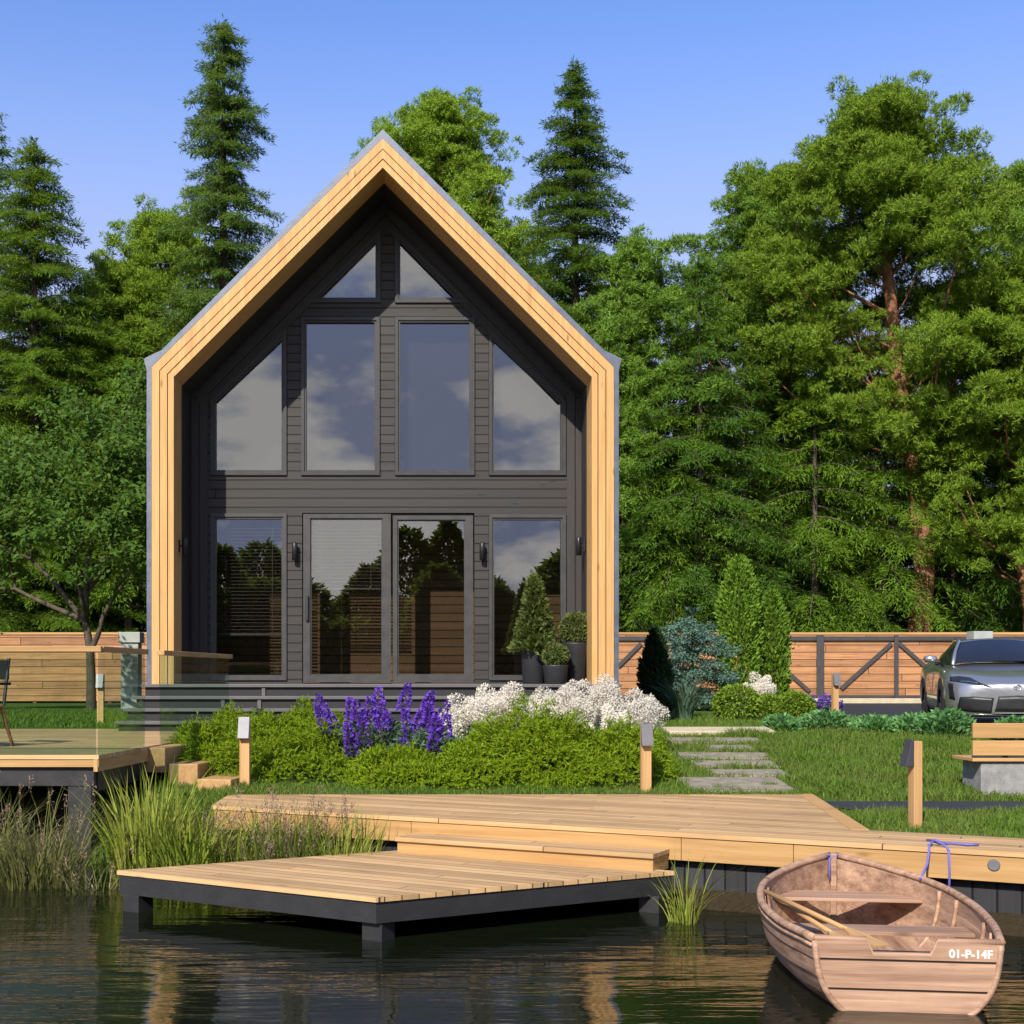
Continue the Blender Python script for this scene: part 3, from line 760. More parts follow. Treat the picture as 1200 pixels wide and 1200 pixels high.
# blinds behind the two left panes
def blind(key, y1, w, yoff):
    pl = wins[key]; x0 = min(p[0] for p in pl)+.02; x1 = max(p[0] for p in pl)-.02; z1 = max(p[1] for p in pl); z0 = wp(0, y1)[1]
    m = MB(); z = z1-.03
    while z > z0:
        m.add([(x0, yoff-.012, z-.004), (x1, yoff-.012, z-.004), (x1, yoff+.012, z+.006), (x0, yoff+.012, z+.006)], [[0,1,2,3]]); z -= .055
    for x in (x0+.12*(x1-x0), x0+.86*(x1-x0)): m.box(x-.005, x+.005, yoff-.016, yoff-.013, z0, z1)
    m.box(x0, x1, yoff-.015, yoff+.015, z0-.03, z0-.005)
    hb(m, 'blind', M['blind'], w, fix=False)
blind('ll', 742, W['ll'], WY+.14); blind('dl', 688, dl, WY+.14)
# inside: rear partition, upper floor, floor
hb(MB().prism_y([(CX-3.2,ZF),(CX+3.2,ZF),(CX+3.2,6.15),(CX,9.3),(CX-3.2,6.15)], WY+1.35, WY+1.5), 'inside_wall', M['inner'])
hb(MB().prism_y([(CX-3.05,4.86),(CX+3.05,4.86),(CX+3.05,6.1),(CX,9.15),(CX-3.05,6.1)], WY+.30, WY+.32), 'blackout_sheet', M['blackout'])  # dark sheet added behind the upper windows to blacken the room
hb(MB().box(CX-3.1, CX+3.1, WY+.17, WY+1.349, 4.62, 4.85), 'upper_floor', M['clad_v'])
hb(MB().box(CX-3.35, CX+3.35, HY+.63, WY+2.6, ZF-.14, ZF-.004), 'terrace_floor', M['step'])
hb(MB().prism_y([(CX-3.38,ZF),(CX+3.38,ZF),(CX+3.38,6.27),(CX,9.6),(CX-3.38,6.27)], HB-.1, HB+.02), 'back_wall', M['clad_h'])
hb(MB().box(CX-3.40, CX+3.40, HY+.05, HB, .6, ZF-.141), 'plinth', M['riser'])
# steps of the terrace
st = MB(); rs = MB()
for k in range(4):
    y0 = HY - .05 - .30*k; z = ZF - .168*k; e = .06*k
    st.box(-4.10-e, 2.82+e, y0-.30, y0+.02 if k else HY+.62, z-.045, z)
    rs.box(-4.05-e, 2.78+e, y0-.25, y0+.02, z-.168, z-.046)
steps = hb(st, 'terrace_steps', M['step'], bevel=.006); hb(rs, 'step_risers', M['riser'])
for x, k in ((309,0),(447,0),(265,1),(307,1),(420,1)):
    Xc = px(x, HY-.3); y0 = HY-.05-.30*k-.27; z = ZF-.168*k; hb(MB().box(Xc-.025, Xc+.025, y0-.008, y0+.03, z-.167, z-.046), 'step_bracket', M['step'])
# wall lamps (hang on the wall: things of their own)
def wall_lamp(x, y, z, nrm, label):
    t = empty('wall_lamp', (x, y, z)); tag(t, label, 'lamp', 'black wall lamps of the house')
    m = MB()
    if nrm == 'y':
        m.box(-.03, .03, -.02, 0, -.09, .09); m.box(-.015, .015, -.07, -.02, -.012, .012)
        s = MB().lathe([(.028,-.15),(.042,-.148),(.042,.11),(.03,.13),(.0,.13)], .012, -.095, 14)
    else:
        sx = nrm
        m.box(min(0, .02*sx), max(0, .02*sx), -.03, .03, -.09, .09); m.box(min(.02*sx, .07*sx), max(.02*sx, .07*sx), -.015, .015, -.012, .012)
        s = MB().lathe([(.028,-.15),(.042,-.148),(.042,.11),(.03,.13),(.0,.13)], .095*sx, 0, 14)
    m.build('bracket', M['black'], t); s.build('lamp_tube', M['black'], t, True)
x_, z_ = wp(345, 646); wall_lamp(x_, WY, z_, 'y', 'black wall lamp left of the sliding door')
x_, z_ = wp(564, 646); wall_lamp(x_, WY, z_, 'y', 'black wall lamp right of the sliding door')
wall_lamp(CX-3.06, HY+.40, 3.70, 1, 'black wall lamp on the left side of the timber portal')
wall_lamp(CX+3.06, HY+.85, 3.75, -1, 'black wall lamp on the right side of the portal recess')

# potted plants on the terrace
def shell_cards(n, surf, rng, L, Wd, jit=.5):
    P, Nn = surf(n); D = Nn + rng.normal(size=P.shape)*jit
    return cards(P - Nn*L*.4, D, L*rng.uniform(.6, 1.2, n), Wd, rng)
def ball_surf(r, cz, sq=1.0, rng=None, low=-.5):
    def f(n):
        u = unit(rng.normal(size=(int(n*2.2)+8, 3))); u = u[u[:, 2] > low]; u = u[:n]
        while len(u) < n: u = np.concatenate([u, u])[:n]
        k = r*rng.uniform(.82, 1.02, n)[:, None]
        return u*k*np.array([1, 1, sq]) + np.array([0, 0, cz]), u
    return f
def topiary(name, x, y, pot_w, pot_h, kind, r, h, label):
    rng = np.random.default_rng(int(abs(x*100)))
    t = empty(name, (x, y, ZF)); tag(t, label, 'potted plant', 'potted plants on the terrace')
    w = pot_w/2
    m = MB(); m.lathe([(w*.8,0),(w*.86,.01),(w,pot_h-.02),(w*1.03,pot_h),(w*.94,pot_h),(w*.9,pot_h-.05),(.01,pot_h-.06)], 0, 0, 28); m.build('pot', M['pot'], t, True)
    core = MB(); core.tube([(0,0,pot_h-.08),(0,0,pot_h+h*.8)], [.025,.012], 7); core.build('stem', M['twig'], t)
    if kind == 'ball':
        foliage('foliage', [shell_cards(2600, ball_surf(r, pot_h + h*.42, h/(2*r)*1.05, rng, -.75), rng, .055, .03, .7)], M['l_boxg'], t)
    else:
        n = 3400; f = rng.random(n)**.55; a = rng.uniform(0, 6.28, n)
        lay = .80 + .22*np.abs(np.sin(f*15 + 1.3*np.sin(a*3)))
        rr_ = r*(f*.93+.05)*lay*rng.uniform(.72, 1.05, n)
        P = np.stack([rr_*np.cos(a), rr_*np.sin(a), pot_h - .03 + h*(1-f)], -1)
        D = np.stack([np.cos(a), np.sin(a), np.full(n, .5)], -1) + rng.normal(size=(n, 3))*.4
        foliage('foliage', [cards(P, D, .10*rng.uniform(.6, 1.2, n), .06, rng)], M['l_boxg'], t)
topiary('potted_topiary', px(626, 20.6), 20.6, .40, .50, 'cone', .34, 1.20, 'cone shaped evergreen in a dark pot by the right window')
topiary('potted_topiary', px(675, 20.75), 20.75, .40, .62, 'ball', .255, .50, 'larger clipped ball plant in the tall dark pot')
topiary('potted_topiary', px(651, 20.35), 20.35, .38, .28, 'ball', .205, .34, 'smaller clipped ball plant in the low dark pot in front')

# ------------------------------------------------------------------ fence and gate (about 39 m away)
FY = 39.5
gf = 0.95
def fence_panel(name, x0, x1, label, brace=False, z1=3.02):
    t = empty(name, ((x0+x1)/2, FY, gf)); tag(t, label, 'fence' if name == 'wooden_fence' else 'gate')
    cx = (x0+x1)/2
    MB().box(x0-cx, x1-cx, 0, .04, .08, z1-gf-.07).build('board_panel', M['fence'], t)
    MB().box(x0-cx-.02, x1-cx+.02, -.03, .08, z1-gf-.066, z1-gf).build('cap_rail', M['timber'], t)
    return t, cx
t, cx = fence_panel('wooden_fence', px(-140, FY), px(176, FY), 'brown horizontal board fence left of the house')
for x in (-60, 40, 128): 
    X_ = px(x, FY)-cx; MB().box(X_-.05, X_+.05, .045, .14, 0, 2.0).build('post', M['fence'], t)
def braced(name, x0, x1, label, posts, struts, top=True):
    t, cx = fence_panel(name, px(x0, FY), px(x1, FY), label)
    a, b = px(x0, FY)-cx, px(x1, FY)-cx
    f = MB(); f.box(a, b, -.07, -.035, 1.83, 1.95); f.box(a, b, -.07, -.035, .13, .25); f.build('frame', M['steel_fence'], t)
    for x, w in posts:
        X_ = px(x, FY)-cx; MB().box(X_-w, X_+w, -.12, -.071, 0, 1.99).build('post', M['steel_fence'], t)
    for (xa, ya), (xb, yb) in struts:
        A = (px(xa, FY)-cx, EYE+(792-ya)/FPX*FY-gf); B = (px(xb, FY)-cx, EYE+(792-yb)/FPX*FY-gf)
        d = Vector((B[0]-A[0], B[1]-A[1])).normalized(); n_ = Vector((-d.y, d.x))*.055
        MB().prism_y([(A[0]-n_.x, A[1]-n_.y), (B[0]-n_.x, B[1]-n_.y), (B[0]+n_.x, B[1]+n_.y), (A[0]+n_.x, A[1]+n_.y)], -.068, -.037).build('brace', M['steel_fence'], t)
braced('wooden_fence', 700, 880, 'board fence with steel bracing between the house and the thuja columns', [(790,.08)], [((724,781),(751,754)),((800,754),(850,806))])
braced('wooden_gate', 881, 1262, 'board gate with dark steel truss frame left of the car', [(960,.10),(1049,.055),(1150,.09)],
       [((900,768),(948,810)), ((985,807),(1044,754)), ((1053,754),(1112,806)), ((1160,806),(1215,754))])
# grey pillars with pale caps at both ends of the yard
def pillar(x, Y_, w, z1, label):
    t = empty('pillar', (x, Y_, .95)); tag(t, label, 'pillar')
    MB().box(-w/2, w/2, -w/2, w/2, 0, z1-.95-.26).build('shaft', M['pillar'], t, bevel=.01)
    MB().box(-w/2-.05, w/2+.05, -w/2-.05, w/2+.05, z1-.95-.255, z1-.95).build('cap', M['pillar'], t, bevel=.015)
pillar(px(154, 33), 33, .42, EYE+(792-741)/FPX*33, 'grey pillar with square cap beside the left wall of the house')
pillar(px(1148, 38.6), 38.6, .44, EYE+(792-740)/FPX*38.6, 'grey pillar with square cap showing above the car roof')

# driveway and kerb
dv = MB(); P0 = [(6.6, 21.0), (16, 20.0), (22, 38.6), (11.4, 38.6)]
dv.add([(x, y, .985) for x, y in P0], [[0,1,2,3]]); tag(dv.build('driveway', M['asphalt']), kind='structure')
tag(MB().box(px(880, FY)+.2, 22, 38.62, 38.85, .9, 1.12).build('kerb', M['kerb'], bevel=.02), kind='structure')
# dark gravel path on the right
gp = MB(); gp.add([(px(945,13.35), 13.42, .528), (14, 13.42, .528), (14, 12.55, .528), (px(1000,12.5), 12.55, .528)][::-1], [[0,1,2,3]])
tag(gp.build('gravel_path', M['asphalt']), kind='structure')

# ------------------------------------------------------------------ main deck, boardwalk, steps, dock
ANG = math.atan(DS); U = Vector((math.cos(ANG), math.sin(ANG))); Nn = Vector((-U.y, U.x))
O = Vector((-1.966, 12.63))
def loc(x, y): d = Vector((x, y)) - O; return (d.dot(U), d.dot(Nn))
ZD = 0.56
deck = empty('timber_deck', (O.x, O.y, 0), ANG); tag(deck, 'large pale timber deck and boardwalk along the pond edge', 'deck')
pl = [loc(-1.966, 12.63), loc(7.0, deck_front(7.0)), loc(7.0, deck_front(7.0)+1.0), loc(3.45, 10.62), loc(px(952,13.85), 13.85), loc(px(268,13.8), 13.8)]
pl[0] = (-0.02, 0)
MB().prism_z(pl, ZD-.035, ZD).build('deck_boards', M['deck'], deck)
bd = MB()          # mitred border board along the chamfer
a, b = Vector(loc(3.45, 10.62)), Vector(loc(px(952,13.85), 13.85)); d = (b-a).normalized(); n_ = Vector((-d.y, d.x))*.14
bd.prism_z([tuple(a), tuple(b), tuple(b+n_), tuple(a+n_)][::1], ZD-.03, ZD+.004); bd.build('border_board', M['timber'], deck)
L_ = loc(7.0, deck_front(7.0))[0]
xb = 1.98/ math.cos(ANG) + 0.0
fa = MB(); cuts = [0, 2.1, loc(1.95, deck_front(1.95))[0], loc(px(935, 9.9), deck_front(px(935, 9.9)))[0], 8.0, L_]
for c0, c1 in zip(cuts[:-1], cuts[1:]): fa.box(c0+.002, c1-.002, .012, .05, ZD-.215, ZD-.037)
fa.build('fascia', M['timber'], deck, bevel=.003)
e0, e1 = loc(-1.966, 12.63), loc(px(268,13.8), 13.8)
MB().prism_z([(e0[0]-.0, e0[1]+.05), (e0[0]+.05, e0[1]+.05), (e1[0]+.05, e1[1]), e1], ZD-.215, ZD-.037).build('end_fascia', M['timber'], deck)
MB().box(.05, L_, .10, .16, -.6, ZD-.036).build('retaining_boards', M['wallboard'], deck)
bolt = MB().lathe([(.038,0),(.042,.004),(.036,.012),(.0,.012)], 0, 0, 16)
bo = bolt.build('bolt_cap', M['alu_mid'], deck); lx = loc(px(1155, 9.5), deck_front(px(1155, 9.5)))[0]
bo.rotation_euler = (R(90), 0, 0); bo.location = (lx, .012, ZD-.10)
# step between deck and dock
sl0, sl1 = loc(-.08, deck_front(-.08))[0], loc(1.87, deck_front(1.87))[0]
sp = empty('deck_step', (O.x, O.y, 0), ANG); tag(sp, 'broad timber step between the deck and the low dock', 'step')
MB().box(sl0, sl1, -.36, .01, .395, .43).build('tread', M['deck_y'], sp, bevel=.003)
MB().box(sl0+.01, sl1-.01, -.335, -.30, .28, .394).build('riser', M['timber'], sp)
MB().box(sl1-.05, sl1-.01, -.299, .01, .28, .394).build('riser', M['timber'], sp)
MB().box(sl0+.01, sl0+.05, -.299, .01, .28, .394).build('riser', M['timber'], sp)
# dock
A, B, Cc, Dd = (-2.32, 10.25), (-.33, 8.985), (1.86, 10.22), (-.13, 11.48)
ang2 = math.atan2(B[1]-A[1], B[0]-A[0]); U2 = Vector((math.cos(ang2), math.sin(ang2))); N2 = Vector((-U2.y, U2.x))
def l2(p): d = Vector(p) - Vector(A); return Vector((d.dot(U2), d.dot(N2)))
dock = empty('timber_dock', (A[0], A[1], 0), ang2); tag(dock, 'low pale timber dock on dark steel legs over the pond', 'dock')
q = [l2(A), l2(B), l2(Cc), l2(Dd)]
MB().prism_z([tuple(p) for p in q], .268, .30).build('dock_boards', M['deck_y'], dock)
cen = sum(q, Vector((0, 0)))/4
def shrink(p, k): return p + (cen - p).normalized()*k
fr = MB(); qi = [shrink(p, .02) for p in q]; qq = [shrink(p, .16) for p in q]
for i in range(4):
    j = (i+1) % 4
    fr.prism_z([tuple(qi[i]), tuple(qi[j]), tuple(qq[j]), tuple(qq[i])], .125, .267)
fr.build('frame', M['steel'], dock)
for i in range(4):
    p = shrink(q[i], .16); MB().box(p.x-.08, p.x+.08, p.y-.08, p.y+.08, -.9, .124).build('leg', M['steel'], dock, bevel=.005)

# ------------------------------------------------------------------ raised deck on the left with glass railing
ZL = 1.0
RE = [(-3.14, 13.1), (-2.63, 18.4)]
ld = empty('raised_deck', (-3.14, 13.1, 0)); tag(ld, 'raised timber deck with glass railing at the left edge', 'deck')
def rel(p): return (p[0]+3.14, p[1]-13.1)
MB().prism_z([rel((-12, 13.1)), rel(RE[0]), rel(RE[1]), rel((-2.63, 19.6)), rel((-12, 19.6))], ZL-.04, ZL).build('deck_boards', M['deck_y'], ld)
f = MB(); f.box(-9, 0, .01, .05, ZL-.115, ZL-.041); f.build('fascia', M['timber'], ld)
def along(t0, t1, off, w, z0, z1, mb=None):       # a bar along the slanting right edge
    a = Vector(RE[0]); d = Vector(RE[1]) - a; u = d.normalized(); n_ = Vector((-u.y, u.x))
    p = [a+d*t0+n_*off, a+d*t0+n_*(off+w), a+d*t1+n_*(off+w), a+d*t1+n_*off]
    return (mb or MB()).prism_z([rel(v) for v in p][::-1], z0, z1)
along(0, 1, .01, .04, ZL-.16, ZL-.041).build('side_fascia', M['timber_y'], ld)
b_ = MB(); b_.box(-9, -.06, .06, .22, ZL-.30, ZL-.116); b_.build('beam', M['steel'], ld)
along(.03, 1, .06, .12, ZL-.36, ZL-.161).build('beam', M['steel'], ld)
for x, y in ((-.20, .14), (-5.2, .14), (-.2, 3.4)):
    MB().box(x-.11, x+.11, y-.07 if y < 1 else y-.1, y+.12, -.9, ZL-.301).build('leg', M['steel'], ld)
rl = empty('glass_railing', (-3.14, 13.1, 0)); tag(rl, 'frameless glass railing with timber handrail on the raised deck', 'railing')
HR = EYE + .285
MB().box(-9, .03, -.035, .05, HR-.055, HR).build('handrail', M['timber'], rl, bevel=.006)
along(.012, .285, -.03, .085, HR-.055, HR).build('handrail', M['timber_y'], rl, bevel=.006)
along(.395, 1.0, -.03, .085, HR-.055, HR).build('handrail', M['timber_y'], rl, bevel=.006)
MB().box(-9, -.03, .012, .024, ZL+.002, HR-.056).build('glass_panel', M['rail_glass'], rl)
along(.01, .285, .012, .012, ZL+.002, HR-.056).build('glass_panel', M['rail_glass'], rl)
along(.395, .99, .012, .012, ZL+.002, HR-.056).build('glass_panel', M['rail_glass'], rl)
# timber block steps from the raised deck down to the main deck
blocks = [(157,195,876,14.75,.90,'topmost block of the timber stair below the raised deck'), (198,233,895,14.5,.78,'second block from the top of the timber stair'),
          (231,272,913,14.2,.67,'lowest block of the timber stair beside the main deck')]
for i, (x0, x1, ytop, Yb, zt, lb) in enumerate(blocks):
    z = EYE - (ytop-792)/FPX*Yb; xa, xc = px(x0, Yb), px(x1, Yb)
    t = MB().box(0, xc-xa, 0, .85, -.27, 0).build('step_block', M['timber_y'], None, bevel=.01)
    t.location = (xa, Yb, z); t.rotation_euler = (0, 0, R(-9)); tag(t, lb, 'step', 'timber stair blocks')
# garden chair at the left edge of the raised deck
ch = empty('garden_chair', (px(-36, 14.6), 14.6, ZL), R(-20)); tag(ch, 'brown and black garden chair cut off by the left edge', 'chair')
MB().box(-.26, .26, -.26, .26, .42, .45).build('seat', M['timber'], ch, bevel=.01)
m = MB(); m.tube([(-.26,.24,.44),(-.26,.33,.95)], .018, 8); m.tube([(.26,.24,.44),(.26,.33,.95)], .018, 8); m.box(-.27,.27,.29,.32,.72,.93); m.build('backrest', M['black'], ch)
for sx in (-1, 1):
    MB().tube([(sx*.24,-.22,.43),(sx*.30,-.30,0)], [.022,.018], 8).build('leg', M['bark_pine'], ch)
    MB().tube([(sx*.24,.22,.43),(sx*.30,.34,0)], [.022,.018], 8).build('leg', M['bark_pine'], ch)
    MB().box(sx*.31-.03, sx*.31+.03, -.28, .26, .66, .69).build('armrest', M['black'], ch)
    MB().tube([(sx*.30,-.26,0.2),(sx*.31,-.24,.66)], .016, 8).build('arm_post', M['black'], ch)

# ------------------------------------------------------------------ bollard lamps
def bollard(x, y, h, rz, mat, label, pw=.105):
    t = empty('bollard_lamp', (x, y, float(gz(x, y))-.02), rz); tag(t, label, 'bollard lamp', 'timber bollard lamps')
    MB().box(-pw/2, pw/2, -pw*.25, pw*.45, 0, h-.012).build('post', M['timber_z'], t, bevel=.004)
    m = MB(); w = pw/2+.006
    m.prism_x([(-pw*.26,h-.215),(-pw*.95,h-.22),(-pw*.42,h+.002),(-pw*.26,h+.002)], -w, w)
    m.build('lamp_head', M[mat], t, bevel=.003)
bollard(px(118, 22), 22, .84, R(-4), 'alu', 'timber bollard lamp with sun-whitened head behind the glass railing')
bollard(px(287, 14.35), 14.35, .76, R(-5), 'alu', 'timber bollard lamp with sun-whitened head in front of the left green shrub')
bollard(px(757, 14.08), 14.08, .72, R(3), 'alu_mid', 'grey headed timber bollard lamp right of the white flowers')
bollard(px(979, 24), 24, .86, R(10), 'alu_mid', 'grey headed timber bollard lamp beside the purple sage near the gate')
bollard(px(1071, 11.15), 11.15, .74, R(-82), 'alu_dark', 'black headed timber bollard lamp on the front lawn seen from its side')

# ------------------------------------------------------------------ bench on the right
bn = empty('bench', (px(1139, 13.75), 13.75, float(gz(6, 13.75)))); tag(bn, 'timber bench with concrete base at the right edge', 'bench')
MB().box(.10, 1.6, .02, .5, -.05, .36).build('base', M['concrete'], bn, bevel=.01)
MB().box(0, 1.8, -.02, .52, .365, .40).build('seat', M['timber'], bn, bevel=.004)
for z0, z1 in ((.425,.575),(.60,.75)):
    MB().box(0, 1.8, -.03, .012, z0, z1).build('back_board', M['timber'], bn, bevel=.005)
for x in (.35, 1.4): MB().box(x-.02, x+.02, .014, .06, .40, .73).build('bracket', M['steel'], bn)

# ------------------------------------------------------------------ path slabs
slabs = [(862,14.45,1.10,'largest pale stone slab at the foot of the path by the deck'), (876,15.2,.85,'second stone slab up the path, partly under grass'),
         (862,15.85,.95,'third stone slab up the path'), (848,16.5,1.15,'fourth stone slab up the path'), (856,17.15,.6,'short fifth stone slab up the path'),
         (838,17.85,1.2,'sixth stone slab up the path'), (842,18.7,1.45,'topmost pale step of the path below the flower bed')]
for i, (x, Y_, w, lb) in enumerate(slabs):
    X_ = px(x, Y_); rn = random.Random(i)
    t = MB().box(-w/2, w/2, -(.44 if i == 0 else .24), .44 if i == 0 else .24, -.06, .025).build('stepping_stone', M['slab'] if i < 6 else M['kerb'], None, bevel=.015)
    t.location = (X_, Y_, float(gz(X_, Y_)) + (.0 if i < 6 else .04)); t.rotation_euler = (.088, 0, rn.uniform(-.04, .04)); tag(t, lb, 'stone slab', 'stone slabs of the garden path')

# ------------------------------------------------------------------ lawn blades
def lawn():
    rng = np.random.default_rng(3); parts = []
    def area(n, x0, x1, y0, y1, h, w, keep=None):
        x = rng.uniform(x0, x1, n); y = rng.uniform(y0, y1, n)
        k = np.ones(n, bool) if keep is None else keep(x, y)
        for i, (sx, sY, sw, _) in enumerate(slabs):
            k &= ~((np.abs(x-px(sx, sY)) < sw/2-.03) & (np.abs(y-sY) < (.38 if i == 0 else .17)) & (np.sin(x*9+y*7)+np.sin(x*4.3-y*11) < 1.6))
        x = x[k]; y = y[k]; B = np.stack([x, y, gz(x, y)-.005], -1)
        dn = np.sin(x*3.1+np.sin(y*2.3)*1.7)+np.sin(y*4.7-x*2.2)+rng.normal(size=len(x))*.8
        kk2 = dn > -1.3; x, y, B = x[kk2], y[kk2], B[kk2]
        m = len(x)
        hh = h*rng.uniform(.5, 1.3, m)*(0.75+.5*np.sin(x*2.1+np.sin(y*3))**2)
        parts.append(blades(B, hh, w*rng.uniform(.7, 1.3, m), rng.uniform(0, 6.28, m), rng.uniform(.1, .9, m), rng, 2))
    def a1(x, y): return (y > 13.48)
    area(46000, 4.0, 7.2, 13.48, 18.6, .095, .011, lambda x, y: x > 4.05 - (y-13.5)*.0)
    area(26000, 2.0, 4.2, 13.75, 19.2, .065, .009, lambda x, y: x > 2.3)
    area(14000, -2.0, 4.2, 13.86, 14.5, .06, .008)
    area(9000, 2.4, 4.6, 14.0, 19.0, .12, .011, lambda x, y: np.sin(x*5+y*3)+np.sin(y*9-x*3) > .3)
    # strip between boardwalk and gravel path
    def strip(x, y):
        s = (y - deck_front(x))*.874
        ch = (x - 3.45)*(13.85-10.62) - (px(952,13.85)-3.45)*(y-10.62)
        return (s > .88) & (y < 12.42) & (x > 3.62 + (12.5-y)*0.0) & (ch > -.2)
    area(42000, 3.4, 7.5, 9.5, 12.55, .07, .009, strip)
    area(9000, -3.2, -1.9, 12.75, 14.7, .08, .010)
    area(20000, -9, -3.2, 20.7, 30, .09, .016)
    area(12000, 3.2, 8.0, 19.0, 27, .08, .012)
    tag(foliage('lawn_grass', parts, M['l_grass']), 'short green lawn grass on the garden slope', 'grass', kind='stuff')
lawn()

# ------------------------------------------------------------------ garden plants
def mound(name, x0, x1, y0, y1, hfun, n, mat, label, cat, seed, L=.048, k=11, Wd=.0115, spread=.10):
    """spreading evergreen: feathery sprays over an uneven mound"""
    rng = np.random.default_rng(seed)
    cx, cy = (x0+x1)/2, (y0+y1)/2
    t = empty(name, (cx, cy, float(gz(cx, cy)))); tag(t, label, cat)
    x = rng.uniform(x0, x1, n*3); y = rng.uniform(y0, y1, n*3); h = hfun(x, y)
    kp = h > .03; x, y, h = x[kp][:n], y[kp][:n], h[kp][:n]; n = len(x)
    lump = .74 + .30*np.sin(x*5.3+np.sin(y*4)*1.7)*np.sin(y*4.6+x*1.6) + .20*np.sin(x*9.5-y*7.7)*np.sin(y*11+x*4) + .06*np.sin(x*23+y*17)
    dep = rng.random(n)**1.7
    z = gz(x, y) + h*lump*(1 - .55*dep)
    e = .02; gx = (hfun(x+e, y)-hfun(x-e, y))/(2*e); gy = (hfun(x, y+e)-hfun(x, y-e))/(2*e)
    out = np.stack([-gx*1.2, -gy*1.2, np.ones(n)*.75], -1) + rng.normal(size=(n, 3))*.55
    out = unit(out); P = np.stack([x, y, z], -1) - np.array([cx, cy, float(gz(cx, cy))])
    side = unit(np.cross(out, rng.normal(size=(n, 3))))
    S = (np.arange(k)/(k-1))[None, :, None]
    Pp = P[:, None, :] + out[:, None, :]*S*spread*rng.uniform(.6, 1.4, (n, 1, 1)); Pp[:, :, 2] -= S[:, :, 0]**2*.03
    sg = np.where(np.arange(k) % 2, 1, -1)[None, :, None]
    Dp = out[:, None, :]*.8 + side[:, None, :]*sg*.9 + rng.normal(size=(n, k, 3))*.15
    Pp = Pp.reshape(-1, 3); Dp = Dp.reshape(-1, 3)
    Np = np.repeat(out, k, 0) + np.array([0, -.2, .5]) + rng.normal(size=Pp.shape)*.45
    foliage('foliage', [cards(Pp, Dp, L*rng.uniform(.6, 1.2, len(Pp)), Wd, rng, Np)], M[mat], t)
    br = MB(); rn = random.Random(seed)
    for _ in range(14):
        X_, Y_ = rn.uniform(x0, x1), rn.uniform(y0, y1); H_ = float(hfun(np.array([X_]), np.array([Y_]))[0])
        if H_ > .15:
            z0 = float(gz(X_, Y_)) - float(gz(cx, cy)); br.tube([(X_-cx, Y_-cy, z0-.02), (X_-cx+rn.uniform(-.1,.1), Y_-cy, z0+H_*.6)], [.014,.006], 5)
    br.build('stems', M['twig'], t)
    return t
def blob(cx, cy, rx, ry, h, p=1.5):
    return lambda x, y: h*np.clip(1 - ((x-cx)/rx)**2 - ((y-cy)/ry)**2, 0, 1)**(1/p)
def mx(*fs): return lambda x, y: np.max(np.stack([f(x, y) for f in fs]), 0)
mound('juniper', -2.95, -.35, 14.55, 17.6, mx(blob(-1.65,16.4,1.15,1.1,.62,2.2), blob(-2.35,15.9,.75,1.0,.55,2.2), blob(-1.2,15.3,.75,.7,.50,2.2), blob(-1.7,15.3,.9,.7,.5,2.2)), 8500, 'l_juni',
      'bright green spreading shrub in front of the steps, left of the purple lupins', 'shrub', 51)
mound('juniper', -.85, 2.75, 14.15, 16.3, mx(blob(1.25,15.2,.8,.9,.78,2.2), blob(.3,14.95,.95,.75,.38,2.2), blob(1.98,15.1,.72,.75,.60,2.2), blob(-.35,14.75,.5,.5,.33,2.2), blob(1.4,14.68,1.0,.42,.42,2.2)), 10000, 'l_juni',
      'wide bright green shrub along the deck below the white flowers', 'shrub', 52)

def on_ground(name, x, y, label, cat, group=None):
    t = empty(name, (x, y, float(gz(x, y)))); return tag(t, label, cat, group)
def spikes(x, y, rx, ry, n, h, sl, r, label, seed, mat='l_purple', name='lupin_clump', cat='flowers', per=170, cs=.042):
    rng = np.random.default_rng(seed); t = on_ground(name, x, y, label, cat)
    a = rng.uniform(0, 6.28, n); q = np.sqrt(rng.random(n)); bx, by = rx*q*np.cos(a), ry*q*np.sin(a)
    H = h*rng.uniform(.55, 1.05, n)*(1-.25*q); lean = np.stack([bx*.75/rx*h*.6+rng.normal(size=n)*.03, by*.2, np.zeros(n)], -1)
    S = rng.random((n, per)); A_ = rng.uniform(0, 6.28, (n, per)); sl_ = sl*rng.uniform(.7, 1.2, n)
    zz = H[:, None] - sl_[:, None]*S; rr_ = r*(.10+1.0*S**.8)
    P = np.stack([bx[:, None]+lean[:, None, 0]*(zz/h)**1+rr_*np.cos(A_), by[:, None]+lean[:, None, 1]*(zz/h)+rr_*np.sin(A_), zz], -1).reshape(-1, 3)
    D = np.stack([np.cos(A_), np.sin(A_), np.full_like(A_, .35)], -1).reshape(-1, 3) + rng.normal(size=P.shape)*.25
    foliage('flower_spikes', [cards(P, D, cs, cs*.75, rng)], M[mat], t)
    m = MB()
    for i in range(n): m.tube([(bx[i], by[i], 0), (bx[i]+lean[i, 0]*.4, by[i]+lean[i, 1]*.4, H[i]*.5), (bx[i]+lean[i, 0]*H[i]/h, by[i]+lean[i, 1]*H[i]/h, H[i]-.02)], .005, 4, False)
    m.build('stems', M['twig'], t)
    n2 = 2200; a = rng.uniform(0, 6.28, n2); q = np.sqrt(rng.random(n2))
    P = np.stack([rx*1.1*q*np.cos(a), ry*1.1*q*np.sin(a), rng.uniform(.02, h*.62, n2)*(1-.3*q)], -1)
    D = np.stack([np.cos(a), np.sin(a), rng.uniform(-.2, .9, n2)], -1) + rng.normal(size=P.shape)*.4
    foliage('leaves', [cards(P, D, .09*rng.uniform(.6, 1.2, n2), .028, rng)], M['l_lup'], t)
